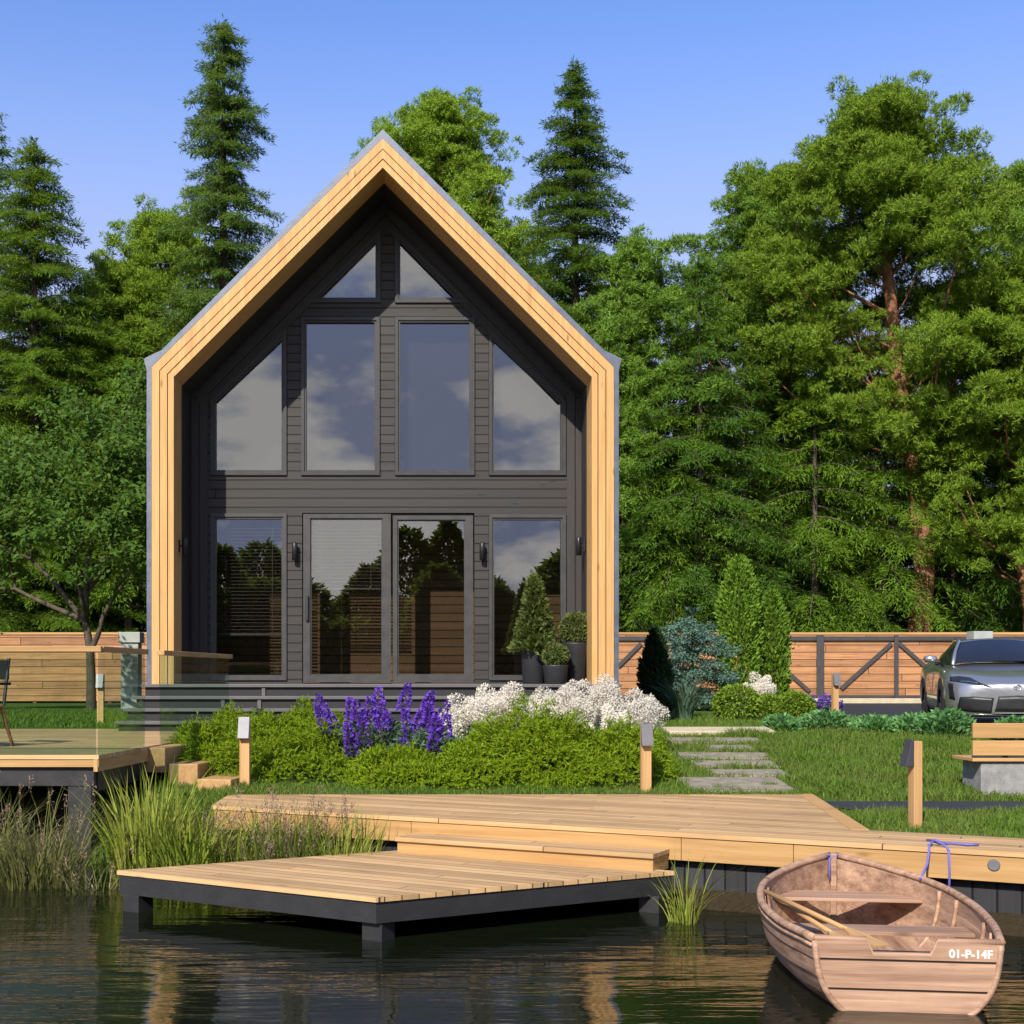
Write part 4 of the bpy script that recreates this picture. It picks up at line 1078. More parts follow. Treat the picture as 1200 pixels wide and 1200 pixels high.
spikes(px(440, 15.4), 15.4, .46, .36, 20, 1.06, .34, .062, 'purple lupin clump between the two bright green shrubs', 61)
spikes(px(505, 15.2), 15.2, .24, .2, 7, .86, .28, .054, 'few loose purple lupins right of the main lupin clump', 62)
spikes(px(957, 25.5), 25.5, .36, .3, 60, .50, .26, .03, 'purple sage cushion below the gate post', 63, name='sage_clump', per=60)

def plumes(x, y, rx, ry, n, h, label, seed, size=.235):
    rng = np.random.default_rng(seed); t = on_ground('white_flower_clump', x, y, label, 'flowers')
    a = rng.uniform(0, 6.28, n); q = np.sqrt(rng.random(n)); bx, by = rx*q*np.cos(a), ry*q*np.sin(a)
    H = h*(1-.42*q**2)*rng.uniform(.72, 1.08, n)
    per = 620
    out = unit(np.stack([bx/rx*.9, by/ry*.7, np.ones(n)*.9], -1) + rng.normal(size=(n, 3))*.2)
    tip = np.stack([bx, by, H], -1); s = rng.random((n, per)); sz = size*rng.uniform(.75, 1.25, n)
    u = unit(rng.normal(size=(n, per, 3)))
    rad = np.sin(np.clip(s, .03, 1)*2.9)**.7*.50
    C0 = tip[:, None, :] + out[:, None, :]*((1-s)*sz[:, None])[:, :, None]*1.1
    P = C0 + u*(rad*sz[:, None])[:, :, None]
    D = u + out[:, None, :]*.9
    P = P.reshape(-1, 3); D = D.reshape(-1, 3)
    Nh = u.reshape(-1, 3) + np.array([-.1, -.4, .5]) + rng.normal(size=P.shape)*.25
    D = u.reshape(-1, 3)*.5 + rng.normal(size=P.shape)*.6
    foliage('flower_heads', [cards(P, D, .030*rng.uniform(.6, 1.3, len(P)), .015, rng, Nh)], M['l_white'], t)
    m = MB()
    for i in range(n): m.tube([(bx[i]*.6, by[i]*.6, 0), (bx[i]*.85, by[i]*.85, H[i]*.6), tuple(tip[i])], .004, 4, False)
    m.build('stems', M['twig'], t)
    n2 = 1500; a = rng.uniform(0, 6.28, n2); q = np.sqrt(rng.random(n2))
    P = np.stack([rx*q*np.cos(a), ry*q*np.sin(a), rng.uniform(0, h*.55, n2)], -1); D = rng.normal(size=P.shape)+np.array([0, 0, .6])
    foliage('leaves', [cards(P, D, .09, .03, rng)], M['l_lup'], t)
plumes(px(598, 16.6), 16.6, .62, .5, 36, .62, 'cream white plume flowers left of the bush top, nearer the lupins', 71)
plumes(px(692, 16.7), 16.7, .72, .55, 50, .67, 'largest cream white plume flowers in front of the dark pots', 72)
plumes(px(718, 15.7), 15.7, .30, .3, 9, .56, 'few small white plumes behind the grey headed bollard', 73, .13)
plumes(px(891, 27), 27, .22, .2, 10, .68, 'small white flowers behind the round box balls', 74, .2)

# columnar and specimen evergreens right of the house
def column(name, x, y, h, r, mat, label, cat, seed, n=5200, L=.12, Wd=.055, shape=None):
    rng = np.random.default_rng(seed); t = on_ground(name, x, y, label, cat)
    f = rng.random(n)**.8; a = rng.uniform(0, 6.28, n)
    sh = shape or (lambda f: np.clip(f*3.3, 0, 1)**.55*(1-.18*np.clip(f-.75, 0, 1)*4*.25))
    lump = .86 + .12*np.sin(a*5+f*17) + .08*np.sin(a*11-f*31)
    rr_ = r*sh(f)*lump*rng.uniform(.62, 1.03, n)
    P = np.stack([rr_*np.cos(a), rr_*np.sin(a), h*(1-f)*.98+.02], -1)
    D = np.stack([np.cos(a)*.8, np.sin(a)*.8, np.full(n, .9)], -1) + rng.normal(size=P.shape)*.4
    foliage('foliage', [cards(P, D, L*rng.uniform(.6, 1.3, n), Wd, rng)], M[mat], t)
    MB().tube([(0,0,-.03),(0,0,h*.8)], [r*.12+.01,.012], 7).build('stem', M['bark'], t)
    return t
column('thuja', px(866, 33), 33, (815-640)/FPX*33+.1, .52, 'l_thuja', 'taller of the two thuja columns right of the blue spruce', 'thuja', 81, 9000)
column('thuja', px(905, 33.4), 33.4, (815-682)/FPX*33.4+.1, .42, 'l_thuja', 'shorter thuja column beside the gate', 'thuja', 82, 6500)
column('cypress', px(768, 28), 28, (832-738)/FPX*28+.1, .34, 'l_dark', 'narrow cypress with shade-darkened leaves between the house and the blue spruce', 'cypress', 83, 5000, shape=lambda f: np.clip(f*1.9, 0, 1)**.7)
def blue_spruce():
    x, y = px(812, 31), 31.0
    t = on_ground('blue_spruce', x, y, 'bushy blue green spruce between the cypress and the thuja columns', 'spruce')
    tr, parts = spruce_parts((818-702)/FPX*31, [(0,.15),(.15,.6),(.5,.95),(1,1.1)], 84, whorl=.15, dens=2.0, droop=.15, nlen=.10, nw=.03)
    tr.build('trunk', M['bark'], t, True, fix=False); foliage('crown', parts, M['l_blue'], t)
blue_spruce()
def box_ball(x, y, r, label, seed, mat='l_box', n=3600):
    rng = np.random.default_rng(seed); t = on_ground('box_ball', x, y, label, 'shrub', 'clipped box balls')
    foliage('foliage', [shell_cards(n, ball_surf(r, r*.62, .85, rng, -.6), rng, .07, .035, .6)], M[mat], t)
    MB().tube([(0,0,-.02),(0,0,r)], [.03,.01], 6).build('stem', M['twig'], t)
box_ball(px(863, 24.4), 24.4, .43, 'round bright green box ball below the taller thuja', 91)
box_ball(px(931, 24.2), 24.2, .35, 'round box ball beside the purple sage', 92)
box_ball(px(900, 26), 26, .30, 'middle box ball in front of the small white flowers', 93)
def tuft(name, x, y, n, h, w, lean, r, mat, label, cat, seed, group=None, seeds=0, zoff=0.0, seg=5):
    rng = np.random.default_rng(seed); z = max(float(gz(x, y)), -.10) + zoff
    t = empty(name, (x, y, z)); tag(t, label, cat, group)
    a = rng.uniform(0, 6.28, n); q = np.sqrt(rng.random(n))*r
    B = np.stack([q*np.cos(a), q*np.sin(a), np.zeros(n)], -1)
    B[:, 2] = np.maximum(gz(x+B[:, 0], y+B[:, 1]), -.10) - z - .02
    H = h*rng.uniform(.45, 1.1, n)
    az = a + rng.normal(size=n)*.6
    parts = [blades(B, H, w*rng.uniform(.7, 1.3, n), az, rng.uniform(lean*.2, lean*1.3, n), rng, seg)]
    foliage('blades', parts, M[mat], t)
    if seeds:
        i = rng.choice(n, seeds, False); per = 26
        top = B[i] + np.stack([np.cos(az[i])*.25*H[i], np.sin(az[i])*.25*H[i], H[i]*.98], -1)
        s = rng.random((seeds, per, 1)); P = top[:, None, :] - np.array([0, 0, 1])*s*.12 + rng.normal(size=(seeds, per, 3))*.010
        D = rng.normal(size=P.shape)*.5 + np.array([0, 0, .8])
        foliage('seed_heads', [cards(P.reshape(-1, 3), D.reshape(-1, 3), .03, .008, rng)], M['l_seed'], t)
        st = [blades(B[i], H[i]*.98, np.full(seeds, .006), az[i], np.full(seeds, .25), rng, seg)]
        foliage('stalks', st, M['l_seed'], t)
    return t
tuft('yucca', px(802, 24.2), 24.2, 170, .95, .035, .7, .12, 'l_lup', 'spiky yucca left of the round box balls', 'yucca', 101)
def leafy(x, y, r, h, label, seed, n=1500):
    rng = np.random.default_rng(seed); t = on_ground('leafy_plant', x, y, label, 'plant', 'blue green leafy plants')
    a = rng.uniform(0, 6.28, n); q = np.sqrt(rng.random(n))
    P = np.stack([r*q*np.cos(a), r*q*np.sin(a), h*.72*(1-.5*q**2)*rng.uniform(.1, 1, n)], -1)
    D = np.stack([np.cos(a), np.sin(a), rng.uniform(.1, 1.3, n)], -1) + rng.normal(size=P.shape)*.35
    foliage('foliage', [cards(P, D, .09*rng.uniform(.6, 1.2, n), .040, rng)], M['l_bg'], t)
lf = [(722, 16.1, .30, .40, 'blue green leafy plant below the white plumes near the grey bollard'), (915, 19.6, .22, .30, 'blue green leafy plant at the top end of the path'),
      (968, 20.0, .36, .38, 'blue green leafy plant under the far bollard lamp'), (1026, 19.4, .30, .30, 'blue green leafy plant in the middle of the driveway edge'),
      (1070, 19.0, .26, .34, 'blue green leafy plant in front of the car side'), (1108, 18.3, .36, .50, 'tallest blue green leafy plant in front of the car headlight'),
      (1192, 18.0, .30, .40, 'blue green leafy plant behind the bench')]
for i, (x, Y_, r, h, lb) in enumerate(lf): leafy(px(x, Y_), Y_, r, h, lb, 110+i)

# ------------------------------------------------------------------ waterside plants
tuft('iris_clump', px(178, 11.9), 11.9, 330, 1.12, .028, .45, .34, 'l_reed', 'tall yellow green iris clump right of the raised deck leg', 'waterside plant', 121)
tuft('iris_clump', px(222, 11.6), 11.6, 190, .90, .024, .5, .26, 'l_reed', 'middle iris clump between the tall one and the timber stair', 'waterside plant', 131)
tuft('iris_clump', px(262, 11.75), 11.75, 190, .72, .022, .6, .30, 'l_reed', 'lower iris clump in front of the timber stair', 'waterside plant', 122)
tuft('iris_clump', px(400, 11.45), 11.45, 190, .66, .018, .4, .32, 'l_reed', 'short green iris clump at the left end of the deck step', 'waterside plant', 123)
tuft('rush_clump', px(312, 11.85), 11.85, 480, .74, .009, .6, .42, 'l_reedd', 'brownish rush clump in front of the deck end', 'waterside plant', 124, seeds=60)
tuft('rush_clump', px(355, 11.7), 11.7, 380, .68, .009, .6, .36, 'l_reedd', 'brownish rush clump between the iris clumps', 'waterside plant', 125, seeds=40)
tuft('iris_clump', px(330, 11.75), 11.75, 120, .72, .018, .45, .34, 'l_reed', 'slender iris clump rising out of the brownish rushes', 'waterside plant', 132)
tuft('rush_clump', px(232, 12.1), 12.1, 260, .55, .008, .8, .30, 'l_reedd', 'brownish rush clump beside the tall iris', 'waterside plant', 126, seeds=30)
tuft('rush_clump', px(42, 11.6), 11.6, 330, .95, .012, .8, .42, 'l_reedd', 'dull green rushes below the raised deck at the left', 'waterside plant', 127, seeds=24, zoff=.0)
tuft('rush_clump', px(112, 11.2), 11.2, 90, .50, .010, 1.0, .25, 'l_reedd', 'sparse rushes at the foot of the raised deck leg', 'waterside plant', 128, seeds=8)
tuft('rush_clump', px(-30, 11.9), 11.9, 240, .95, .012, .8, .4, 'l_reedd', 'dull green rushes cut off by the left edge', 'waterside plant', 129, seeds=14)
tuft('reed_tuft', px(803, 9.75), 9.75, 52, .72, .012, .65, .10, 'l_reed', 'small reed tuft between the dock and the boat', 'waterside plant', 130, zoff=.0)

# ------------------------------------------------------------------ boat
bt = empty('rowing_boat', (2.52, 7.16, -.012), math.atan2(-(2.84-2.52), 9.50-7.16)); tag(bt, 'weathered wooden rowing boat moored at the boardwalk', 'boat')
LB = 2.42
tk = [0, .25, .5, .7, .85, .95, 1.0]; bk = [.47, .585, .615, .53, .35, .16, .015]; sk = [.375, .365, .385, .42, .455, .485, .505]; kk = [-.10, -.12, -.13, -.13, -.11, -.04, .12]
def cub(t, a):
    ar = np.array(a); m = np.gradient(ar, tk); i = min(len(tk)-2, max(0, int(np.searchsorted(tk, t, 'right'))-1))
    hh = tk[i+1]-tk[i]; s = (t-tk[i])/hh
    return (2*s**3-3*s*s+1)*ar[i] + (s**3-2*s*s+s)*hh*m[i] + (-2*s**3+3*s*s)*ar[i+1] + (s**3-s*s)*hh*m[i+1]
def sect(t, q, off=0.0, sg=1):
    b, s, k = max(.012, cub(t, bk)), cub(t, sk), cub(t, kk)
    w = (1-q**3.2)**.55*(1-.07*q)
    return (sg*max(0.0, b*w+off), LB*t + .10*t*t*(1-q)*0, s + (k-s)*q)
ns = 22
hull = MB()
for sg in (-1, 1):
    for j in range(5):
        q0, q1 = j/5*.98, (j+1)/5*.98
        rows = []
        for i in range(ns+1):
            t = i/ns
            rows.append([sect(t, q0+(q1-q0)*e, .009*e*(1-t*.7), sg) for e in (0, .5, 1)])
        hull.grid(rows)
    rows = [[sect(i/ns, .98, 0, sg), (0, LB*i/ns, cub(i/ns, kk))] for i in range(ns+1)]; hull.grid(rows)
h_ = hull.build('hull', M['boat'], bt, True, fix=False)
sm = h_.modifiers.new('thick', 'SOLIDIFY'); sm.thickness = .014; sm.offset = 0
es = h_.modifiers.new('split', 'EDGE_SPLIT'); es.split_angle = R(35)
gw = MB()
for sg in (-1, 1):
    gw.tube([tuple(Vector(sect(i/ns, 0, .004, sg)) + Vector((0, 0, .012))) for i in range(ns+1)], .023, 8)
    gw.tube([tuple(Vector(sect(i/ns, .055, .012, sg))) for i in range(ns+1)], .012, 6)
gw.build('gunwale', M['boat_x'], bt, True)
# transom with the outboard notch
half = [sect(0, q, -.002, 1) for q in np.linspace(0, .98, 12)]
pts = [(-p[0], p[2]) for p in half[::-1]]            # bottom left .. top left going up on the left side
right = [(p[0], p[2]) for p in half]
zt = half[0][2] + .012
outline = [(p[0], p[2]) for p in half[::-1]] + [(.155, zt), (.12, zt-.085), (-.17, zt-.085), (-.205, zt)] + [(-p[0], p[2]) for p in half]
MB().prism_y(outline, -.022, .012).build('transom', M['transom'], bt)
rim = MB(); rim.tube([(.47, -.005, zt), (.16, -.005, zt), (.122, -.005, zt-.08), (-.172, -.005, zt-.08), (-.21, -.005, zt), (-.47, -.005, zt)], .017, 8)
for sg in (-1, 1): rim.tube([(sg*p[0], -.016, p[2]) for p in half], .018, 6)
rim.build('transom_rim', M['boat_x'], bt, True)
# stem, thwarts, ribs, floor
sm_ = MB(); sm_.box(-.022, .022, LB-.05, LB+.012, .02, .535); sm_.build('stem', M['boat_x'], bt, bevel=.008)
def thwart(t0, t1, z, name='thwart'):
    b = MB(); rows = []
    for t in np.linspace(t0, t1, 5):
        q = (cub(t, sk)-z)/(cub(t, sk)-cub(t, kk)); w = sect(t, q)[0]-.012
        rows.append([(-w, LB*t, z), (w, LB*t, z), (w, LB*t, z-.022), (-w, LB*t, z-.022)])
    b.grid(rows, True); m = len(b.v); b.f.append([0,1,2,3]); b.f.append([m-4, m-3, m-2, m-1])
    b.build(name, M['boat_x'], bt, bevel=.003)
thwart(.40, .50, .25); thwart(.74, .87, .315)
for t in (.18, .31, .57, .67):
    for sg in (-1, 1):
        MB().tube([tuple(Vector(sect(t, q, -.016, sg))) for q in np.linspace(.02, .97, 9)], .014, 6).build('rib', M['boat_x'], bt, True)
fl = MB(); rows = []
for t in np.linspace(.02, .93, 14):
    z = .045; q = (cub(t, sk)-z)/(cub(t, sk)-cub(t, kk)); q = min(.97, max(.05, q)); w = max(.01, sect(t, q)[0]-.014); rows.append([(-w, LB*t, z), (w, LB*t, z)])
fl.grid(rows); fl.build('floor', M['boat'], bt)
fc = bpy.data.curves.new('lettering', 'FONT'); fc.body = '01-P-14F'; fc.size = .060; fc.extrude = .0015; fc.offset = .0012; fc.align_x = 'CENTER'; fc.materials.append(M['white'])
fo_ = bpy.data.objects.new('lettering', fc); C.objects.link(fo_)
lm = bpy.data.meshes.new_from_object(fo_.evaluated_get(bpy.context.evaluated_depsgraph_get())); bpy.data.objects.remove(fo_)
fo = bpy.data.objects.new('lettering', lm); C.objects.link(fo); fo.parent = bt; fo.location = (.318, -.0235, zt-.082); fo.rotation_euler = (R(90), 0, 0)
# oars lying along the left side
def oar(p0, p1, label):
    p0, p1 = Vector(p0), Vector(p1); d = p1-p0; L = d.length
    t = empty('oar', p0); t.rotation_mode = 'QUATERNION'; t.rotation_quaternion = d.to_track_quat('Y', 'Z'); tag(t, label, 'oar')
    MB().tube([(0,0,0),(0,L*.72,0)], [.017,.015], 8).build('shaft', M['timber_y'], t, True)
    MB().add([(-.015,L*.70,.010),(.015,L*.70,.010),(.05,L*.80,.005),(.05,L,.003),(-.05,L,.003),(-.05,L*.80,.005),(-.015,L*.70,-.010),(.015,L*.70,-.010),(.05,L*.80,-.006),(.05,L,-.004),(-.05,L,-.004),(-.05,L*.80,-.006)],
             [[0,1,2,5],[5,2,3,4],[7,6,11,8],[8,11,10,9],[1,7,8,2],[2,8,9,3],[3,9,10,4],[4,10,11,5],[5,11,6,0],[0,6,7,1]]).build('blade', M['timber_y'], t)
mw = Matrix.Translation(bt.location) @ Matrix.Rotation(bt.rotation_euler.z, 4, 'Z')
def bw(p): return tuple(mw @ Vector(p))
oar(bw((-.59, LB*.50, .44)), bw((-.06, .32, .29)), 'outer oar lying over the left gunwale of the boat')
oar(bw((-.52, LB*.55, .38)), bw((-.20, .28, .28)), 'inner oar lying inside the left side of the boat')
# mooring rope
rp = empty('mooring_rope', (px(1095, 9.6), deck_front(px(1095, 9.6)), ZD)); tag(rp, 'blue violet mooring rope lying on the boardwalk edge above the boat', 'rope')
def P3(x, y, Y_): return Vector((px(x, Y_), Y_, EYE+(792-y)/FPX*Y_)) - Vector(rp.location)
xk = px(1097, 9.6); yk = deck_front(xk)
def dk(x, back, dz=.012): X_ = px(x, 9.6); return Vector((X_, deck_front(X_)+back, ZD+dz)) - Vector(rp.location)
m = MB(); m.tube([dk(1148, .25), dk(1135, .20), dk(1120, .24), dk(1106, .16), dk(1097, .12, .03), dk(1092, .06, .02), dk(1087, .0), dk(1086, -.02, -.02), dk(1082, -.06, -.12), Vector(bw((.455, LB*.74, .455)))-Vector(rp.location)], .009, 6)
m.tube([dk(1112, .17), dk(1100, .13, .035), dk(1093, .16, .03), dk(1098, .09, .04), dk(1104, .04, .015), dk(1105, -.015, -.01), dk(1105, -.03, -.15), dk(1104.5, -.03, -.36)], .009, 6)
m.build('rope', M['rope'], rp, True)
r2 = MB(); r2.tube([bw((-.04, LB-.05, .525)), bw((0, LB+.02, .515)), bw((.03, LB-.04, .525)), bw((-.03, LB-.05, .5)), bw((-.03, LB-.07, .36))], .008, 6)
o = r2.build('bow_rope', M['rope'], None, True); tag(o, 'short blue rope tied round the bow post of the boat', 'rope')

# ------------------------------------------------------------------ car
car = empty('sports_car', (0, 0, 0)); tag(car, 'silver grey sports coupe parked on the driveway by the gate', 'car')
def car_body():
    # y, half width, hood centre z, fender z, shoulder z, widest z, bottom z
    st = [(-2.20,.40,.60,.585,.52,.42,.22),(-2.17,.62,.635,.62,.54,.43,.20),(-2.05,.80,.69,.70,.58,.44,.17),(-1.85,.895,.745,.785,.66,.46,.16),(-1.40,.93,.82,.865,.74,.48,.16),
          (-.90,.915,.895,.885,.76,.47,.16),(-.55,.90,.93,.89,.78,.46,.16),(.1,.89,.94,.90,.79,.46,.16),(.7,.90,.95,.92,.80,.46,.16),(1.1,.935,.98,.97,.84,.48,.17),
          (1.5,.945,1.0,.985,.85,.50,.18),(1.9,.90,.985,.95,.82,.50,.22),(2.12,.80,.93,.88,.76,.50,.28),(2.18,.6,.86,.82,.72,.5,.32)]
    rows = []
    for y, w, zt, zf, zs, zm, zb in st:
        half = [(0,zt),(.40*w,zt),(.72*w,zf),(.90*w,(zf+zs)/2+.03),(.985*w,zs),(w,zm),(.985*w,zb+.1),(.90*w,zb),(.5*w,zb)]
        rows.append([(-x, y, z) for x, z in half[::-1]] + [(x, y, z) for x, z in half[1:]])
    m = MB(); m.grid(rows); n = len(rows[0])
    m.f.append(list(range(n))); b = (len(rows)-1)*n; m.f.append([b+i for i in range(n-1, -1, -1)])
    me = m.mesh('body'); o = link('body', me, None)
    s = o.modifiers.new('s', 'SUBSURF'); s.levels = 2; s.render_levels = 2
    cut = MB()
    for y in (-1.36, 1.12):
        for sx in (-1, 1):
            cut.add(*cyl_x(sx*.60, sx*1.2, y, .335, .365))
    co = cut.build('cutter', None)
    bo = o.modifiers.new('b', 'BOOLEAN'); bo.operation = 'DIFFERENCE'; bo.object = co; bo.solver = 'EXACT'
    dg = bpy.context.evaluated_depsgraph_get(); me2 = bpy.data.meshes.new_from_object(o.evaluated_get(dg)); me2.name = 'body'
    bpy.data.objects.remove(o); bpy.data.objects.remove(co)
    me2.materials.clear()
    return me2
def cyl_x(x0, x1, cy, cz, r, n=32):
    vs = [(x, cy+r*math.cos(2*math.pi*k/n), cz+r*math.sin(2*math.pi*k/n)) for x in (x0, x1) for k in range(n)]
    fs = [[k, (k+1) % n, n+(k+1) % n, n+k] for k in range(n)] + [list(range(n-1, -1, -1)), list(range(n, 2*n))]
    return vs, fs
bme = car_body(); body = link('body', bme, M['paint'], car, True)
bvh = BVHTree.FromPolygons([v.co.copy() for v in bme.vertices], [tuple(p.vertices) for p in bme.polygons])
def patch(name, upper, lower, mat, off=.006, sub=False, parent=car):
    """surface patch on the nose: upper and lower edge curves as (x, z) seen from the front"""
    nu, nv = 16, 5; rows = []
    def samp(c, t):
        f = t*(len(c)-1); i = min(len(c)-2, int(f)); return Vector(c[i]).lerp(Vector(c[i+1]), f-i)
    for j in range(nv+1):
        row = []
        for i in range(nu+1):
            p = samp(upper, i/nu).lerp(samp(lower, i/nu), j/nv)
            hit = bvh.ray_cast(Vector((p.x, -3.5, p.y)), Vector((0, 1, 0)))
            row.append((p.x, (hit[0].y if hit[0] else -1.9) - off, p.y))
        rows.append(row)
    m = MB(); m.grid(rows); o = m.build(name, mat, parent, True)
    s = o.modifiers.new('t', 'SOLIDIFY'); s.thickness = .008; s.offset = 0
    return o
for sx in (-1, 1):
    f = lambda c: [(sx*x, z) for x, z in c]
    hl = patch('headlight', f([(.82,.715),(.72,.725),(.58,.705),(.46,.63),(.33,.585)]), f([(.83,.66),(.74,.645),(.60,.62),(.48,.60),(.33,.575)]), M['lens'])
    patch('light_bar', f([(.72,.668),(.6,.662),(.5,.638)]), f([(.72,.655),(.6,.65),(.5,.628)]), M['chrome'], .012, parent=hl)
    patch('side_intake', f([(.72,.44),(.55,.45),(.30,.43)]), f([(.76,.26),(.55,.235),(.33,.225)]), M['black'])
    patch('bumper_slit', f([(.85,.63),(.80,.625)]), f([(.84,.42),(.78,.40)]), M['black'])
    patch('lower_trim', f([(.78,.225),(.5,.205),(.3,.20)]), f([(.78,.205),(.5,.188),(.3,.185)]), M['chrome'], .014)
patch('grille', [(-.24,.45),(0,.465),(.24,.45)], [(-.30,.20),(0,.19),(.30,.20)], M['black'])
patch('splitter', [(-.85,.20),(0,.175),(.85,.20)], [(-.85,.175),(0,.165),(.85,.175)], M['black'], .015)
em = MB(); 
for (ax, az) in ((.05,.033),(.018,.033),(.038,.014)):
    em.tube([(ax*math.cos(a), 0, az*math.sin(a)+(.012 if az == .014 else 0)) for a in np.linspace(0, 2*math.pi, 22)], .004, 5, False)
eo = em.build('emblem', M['chrome'], car, True); hit = bvh.ray_cast(Vector((0, -3.5, .575)), Vector((0, 1, 0))); eo.location = (0, (hit[0].y if hit[0] else -2.2)-.008, .575)
# cabin
def cab():
    # y, half width bottom, half width top, z bottom, z top
    base = [(-.72,.66,.60,.90,.915),(-.10,.75,.50,.92,1.245),(.35,.76,.51,.93,1.285),(.9,.74,.49,.95,1.22),(1.55,.62,.46,.98,1.04)]
    ws = MB(); a, b = base[0], base[1]
    rows = []
    for s in np.linspace(0, 1, 7):
        y = a[0]+(b[0]-a[0])*s; z = a[4]+(b[4]-a[4])*(s**.86); w = a[1]+(b[2]-a[1])*s-.02
        rows.append([(w*u, y-.10*(1-u*u)*(1-s*.4), z+.035*(1-u*u)) for u in np.linspace(-1, 1, 13)])
    ws.grid(rows); ws.build('windscreen', M['car_glass'], car, True)
    rf = MB(); rows = []
    for y, wb, wt, zb, zt in base[1:]:
        rows.append([(wt*u*1.02, y-.03*(1-u*u), zt+.035*(1-u*u)) for u in np.linspace(-1, 1, 13)])
    rf.grid(rows); o = rf.build('roof', M['paint'], car, True); s = o.modifiers.new('s', 'SUBSURF'); s.render_levels = 2; s2 = o.modifiers.new('t', 'SOLIDIFY'); s2.thickness = .02
    for sx in (-1, 1):
        sw = MB(); rows = []
        for y, wb, wt, zb, zt in base: rows.append([(sx*(wb+.02), y, zb-.02), (sx*((wb+wt)/2+.03), y, (zb+zt)/2), (sx*wt, y, zt)])
        sw.grid(rows); o = sw.build('side_window', M['car_glass'], car, True)
        pi = MB(); pi.tube([(sx*.67, -.76, .90), (sx*.60, -.42, 1.09), (sx*.515, -.10, 1.255), (sx*.52, .35, 1.29), (sx*.49, .9, 1.225), (sx*.47, 1.55, 1.03)], [.026]*6, 8); pi.build('roof_pillar', M['paint'], car, True)
        mr = MB(); mr.lathe([(.0,-.05),(.06,-.05),(.09,0),(.075,.045),(.0,.06)], 0, 0, 14); o = mr.build('mirror', M['paint'], car, True); o.location = (sx*.95, -.42, .98); o.scale = (1.15, .8, 1.0)
        ml = MB(); ml.tube([(sx*.78,-.42,.93),(sx*.93,-.42,.955)], .022, 8); ml.build('mirror_arm', M['black'], car, True)
cab()
MB().box(-.55, .55, -.35, -.25, .95, .99).build('dashboard', M['black'], car)
for y in (-1.36, 1.12):
    for sx in (-1, 1):
        wv_ = empty('wheel', (sx*.80, y, .335)); wv_.parent = car
        pr_ = [(.215,-.11),(.30,-.115),(.33,-.09),(.335,0),(.33,.09),(.30,.115),(.215,.11)]
        t_ = MB(); 
        rows = [[(p[1], p[0]*math.cos(2*math.pi*k/36), p[0]*math.sin(2*math.pi*k/36)) for p in pr_] for k in range(37)]
        t_.grid(rows); t_.build('tyre', M['tyre'], wv_, True)
        r_ = MB(); r_.add(*cyl_x(-.05, .02, 0, 0, .225, 36))
        for k in range(10):
            a = 2*math.pi*k/10; x1 = .085*sx
            r_.tube([(x1, .03*math.cos(a), .03*math.sin(a)), (x1*.9, .215*math.cos(a), .215*math.sin(a))], .016, 6)
        r_.build('rim', M['alu_dark'], wv_)
CYW = 19.7
car.location = (px(1191, CYW) + 2.2*math.sin(R(15)), CYW + 2.2*math.cos(R(15)), .985); car.rotation_euler = (0, 0, R(-15)); car.scale = (1.06, 1.06, 1.06)

# ------------------------------------------------------------------ camera, light, sky
cam = bpy.data.cameras.new('camera'); co_ = bpy.data.objects.new('camera', cam); C.objects.link(co_)
co_.location = (0, 0, EYE); co_.rotation_euler = (R(90), 0, 0)
cam.sensor_width = 36; cam.lens = 36*FPX/1200; cam.shift_x = (600-499)/1200; cam.shift_y = (792-600)/1200
cam.clip_start = .05; cam.clip_end = 3000
sc = bpy.context.scene; sc.camera = co_
sv = Vector((-.55, -1.39, 1.12)).normalized()         # towards the sun
elev = math.asin(sv.z); azim = math.atan2(sv.x, sv.y)
sl = bpy.data.lights.new('sun', 'SUN'); sl.energy = 5.0; sl.angle = R(.53); sl.color = (1, .93, .82)
so = bpy.data.objects.new('sun', sl); C.objects.link(so); so.rotation_mode = 'QUATERNION'; so.rotation_quaternion = sv.to_track_quat('Z', 'Y'); so.location = (-20, -40, 40)
w = bpy.data.worlds.new('World'); sc.world = w; w.use_nodes = True; nt = w.node_tree; nt.nodes.clear()
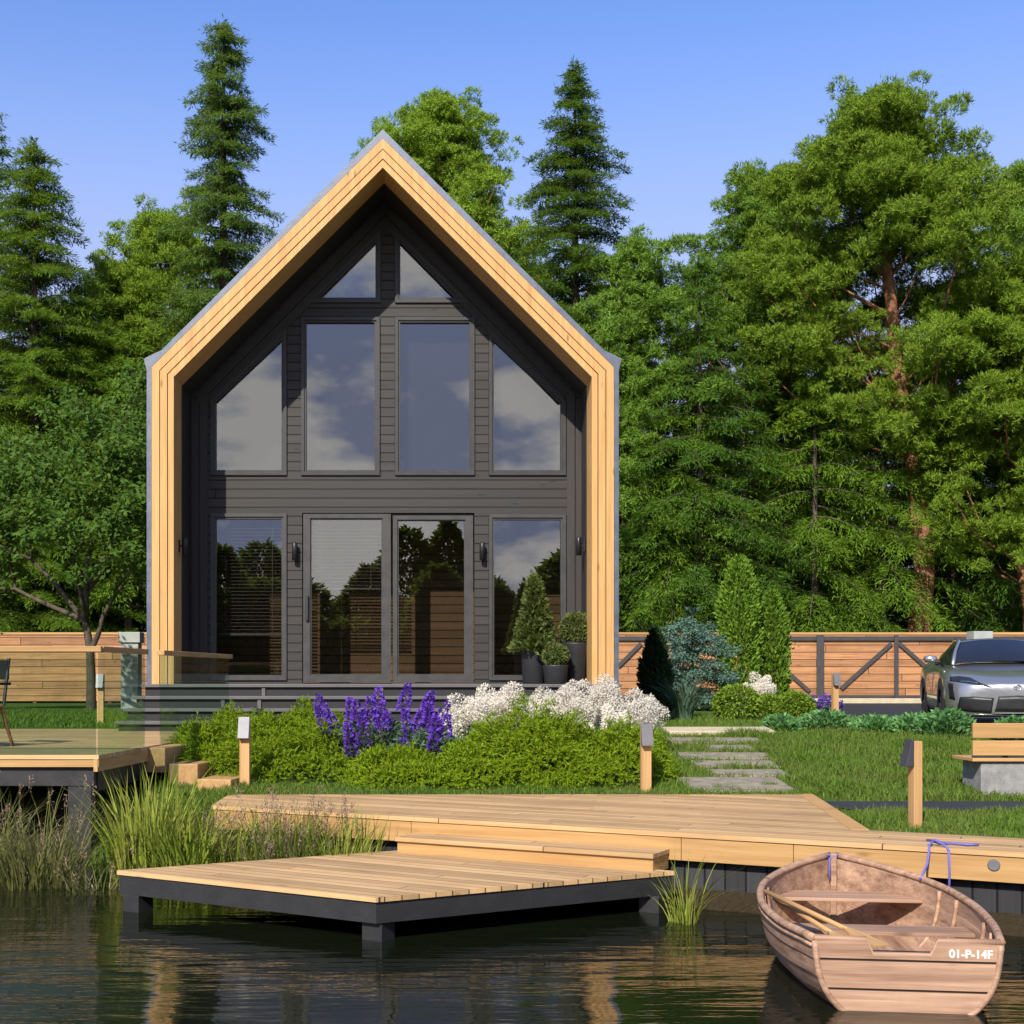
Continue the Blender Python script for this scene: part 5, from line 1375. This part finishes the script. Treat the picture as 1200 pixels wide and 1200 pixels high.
sky = nt.nodes.new('ShaderNodeTexSky'); sky.sky_type = 'NISHITA'; sky.sun_disc = False; sky.sun_elevation = elev; sky.sun_rotation = azim
sky.air_density = 1.0; sky.dust_density = 0.6; sky.ozone_density = 2.5
gen = nt.nodes.new('ShaderNodeTexCoord').outputs['Generated']
col = MIX(nt, 1.0, sky.outputs[0], (.82, .94, 1.30), 'MULTIPLY')
# fair weather clouds low in the sky on the sun's side
sep = N(nt, 'ShaderNodeSeparateXYZ', {0: gen})
hz_ = N(nt, 'ShaderNodeMapRange', {'Value': sep.outputs[2], 1: .46, 2: .20, 3: 0.0, 4: 1.0}, interpolation_type='SMOOTHSTEP').outputs[0]
col = MIX(nt, hz_, col, (2.75, 3.2, 4.85))
cv = SCALE(nt, gen, (1.0, 1.0, 2.2))
cn = NOISE(nt, cv, 7.0, 8, 0.55)
yb = N(nt, 'ShaderNodeMapRange', {'Value': sep.outputs[1], 1: -.2, 2: -.6, 3: 0.0, 4: 1.0}).outputs[0]
zb = N(nt, 'ShaderNodeMapRange', {'Value': sep.outputs[2], 1: .12, 2: .27, 3: .12, 4: -.06}).outputs[0]
cl = N(nt, 'ShaderNodeMapRange', {'Value': M_(nt, 'ADD', cn, zb), 1: .50, 2: .60, 3: 0.0, 4: .95}).outputs[0]
col = MIX(nt, M_(nt, 'MULTIPLY', cl, yb), col, (8.0, 7.7, 7.2))
bg = N(nt, 'ShaderNodeBackground', {'Color': col, 'Strength': .125})
wo = nt.nodes.new('ShaderNodeOutputWorld'); nt.links.new(bg.outputs[0], wo.inputs[0])
sc.view_settings.view_transform = 'Standard'; sc.view_settings.look = 'None'; sc.view_settings.exposure = 0.56; sc.view_settings.gamma = 1.0
sc.view_settings.use_curve_mapping = False
sc.render.engine = 'CYCLES'
sc.cycles.max_bounces = 8; sc.cycles.diffuse_bounces = 3; sc.cycles.glossy_bounces = 4; sc.cycles.transparent_max_bounces = 16; sc.cycles.transmission_bounces = 6
sc.cycles.use_denoising = True
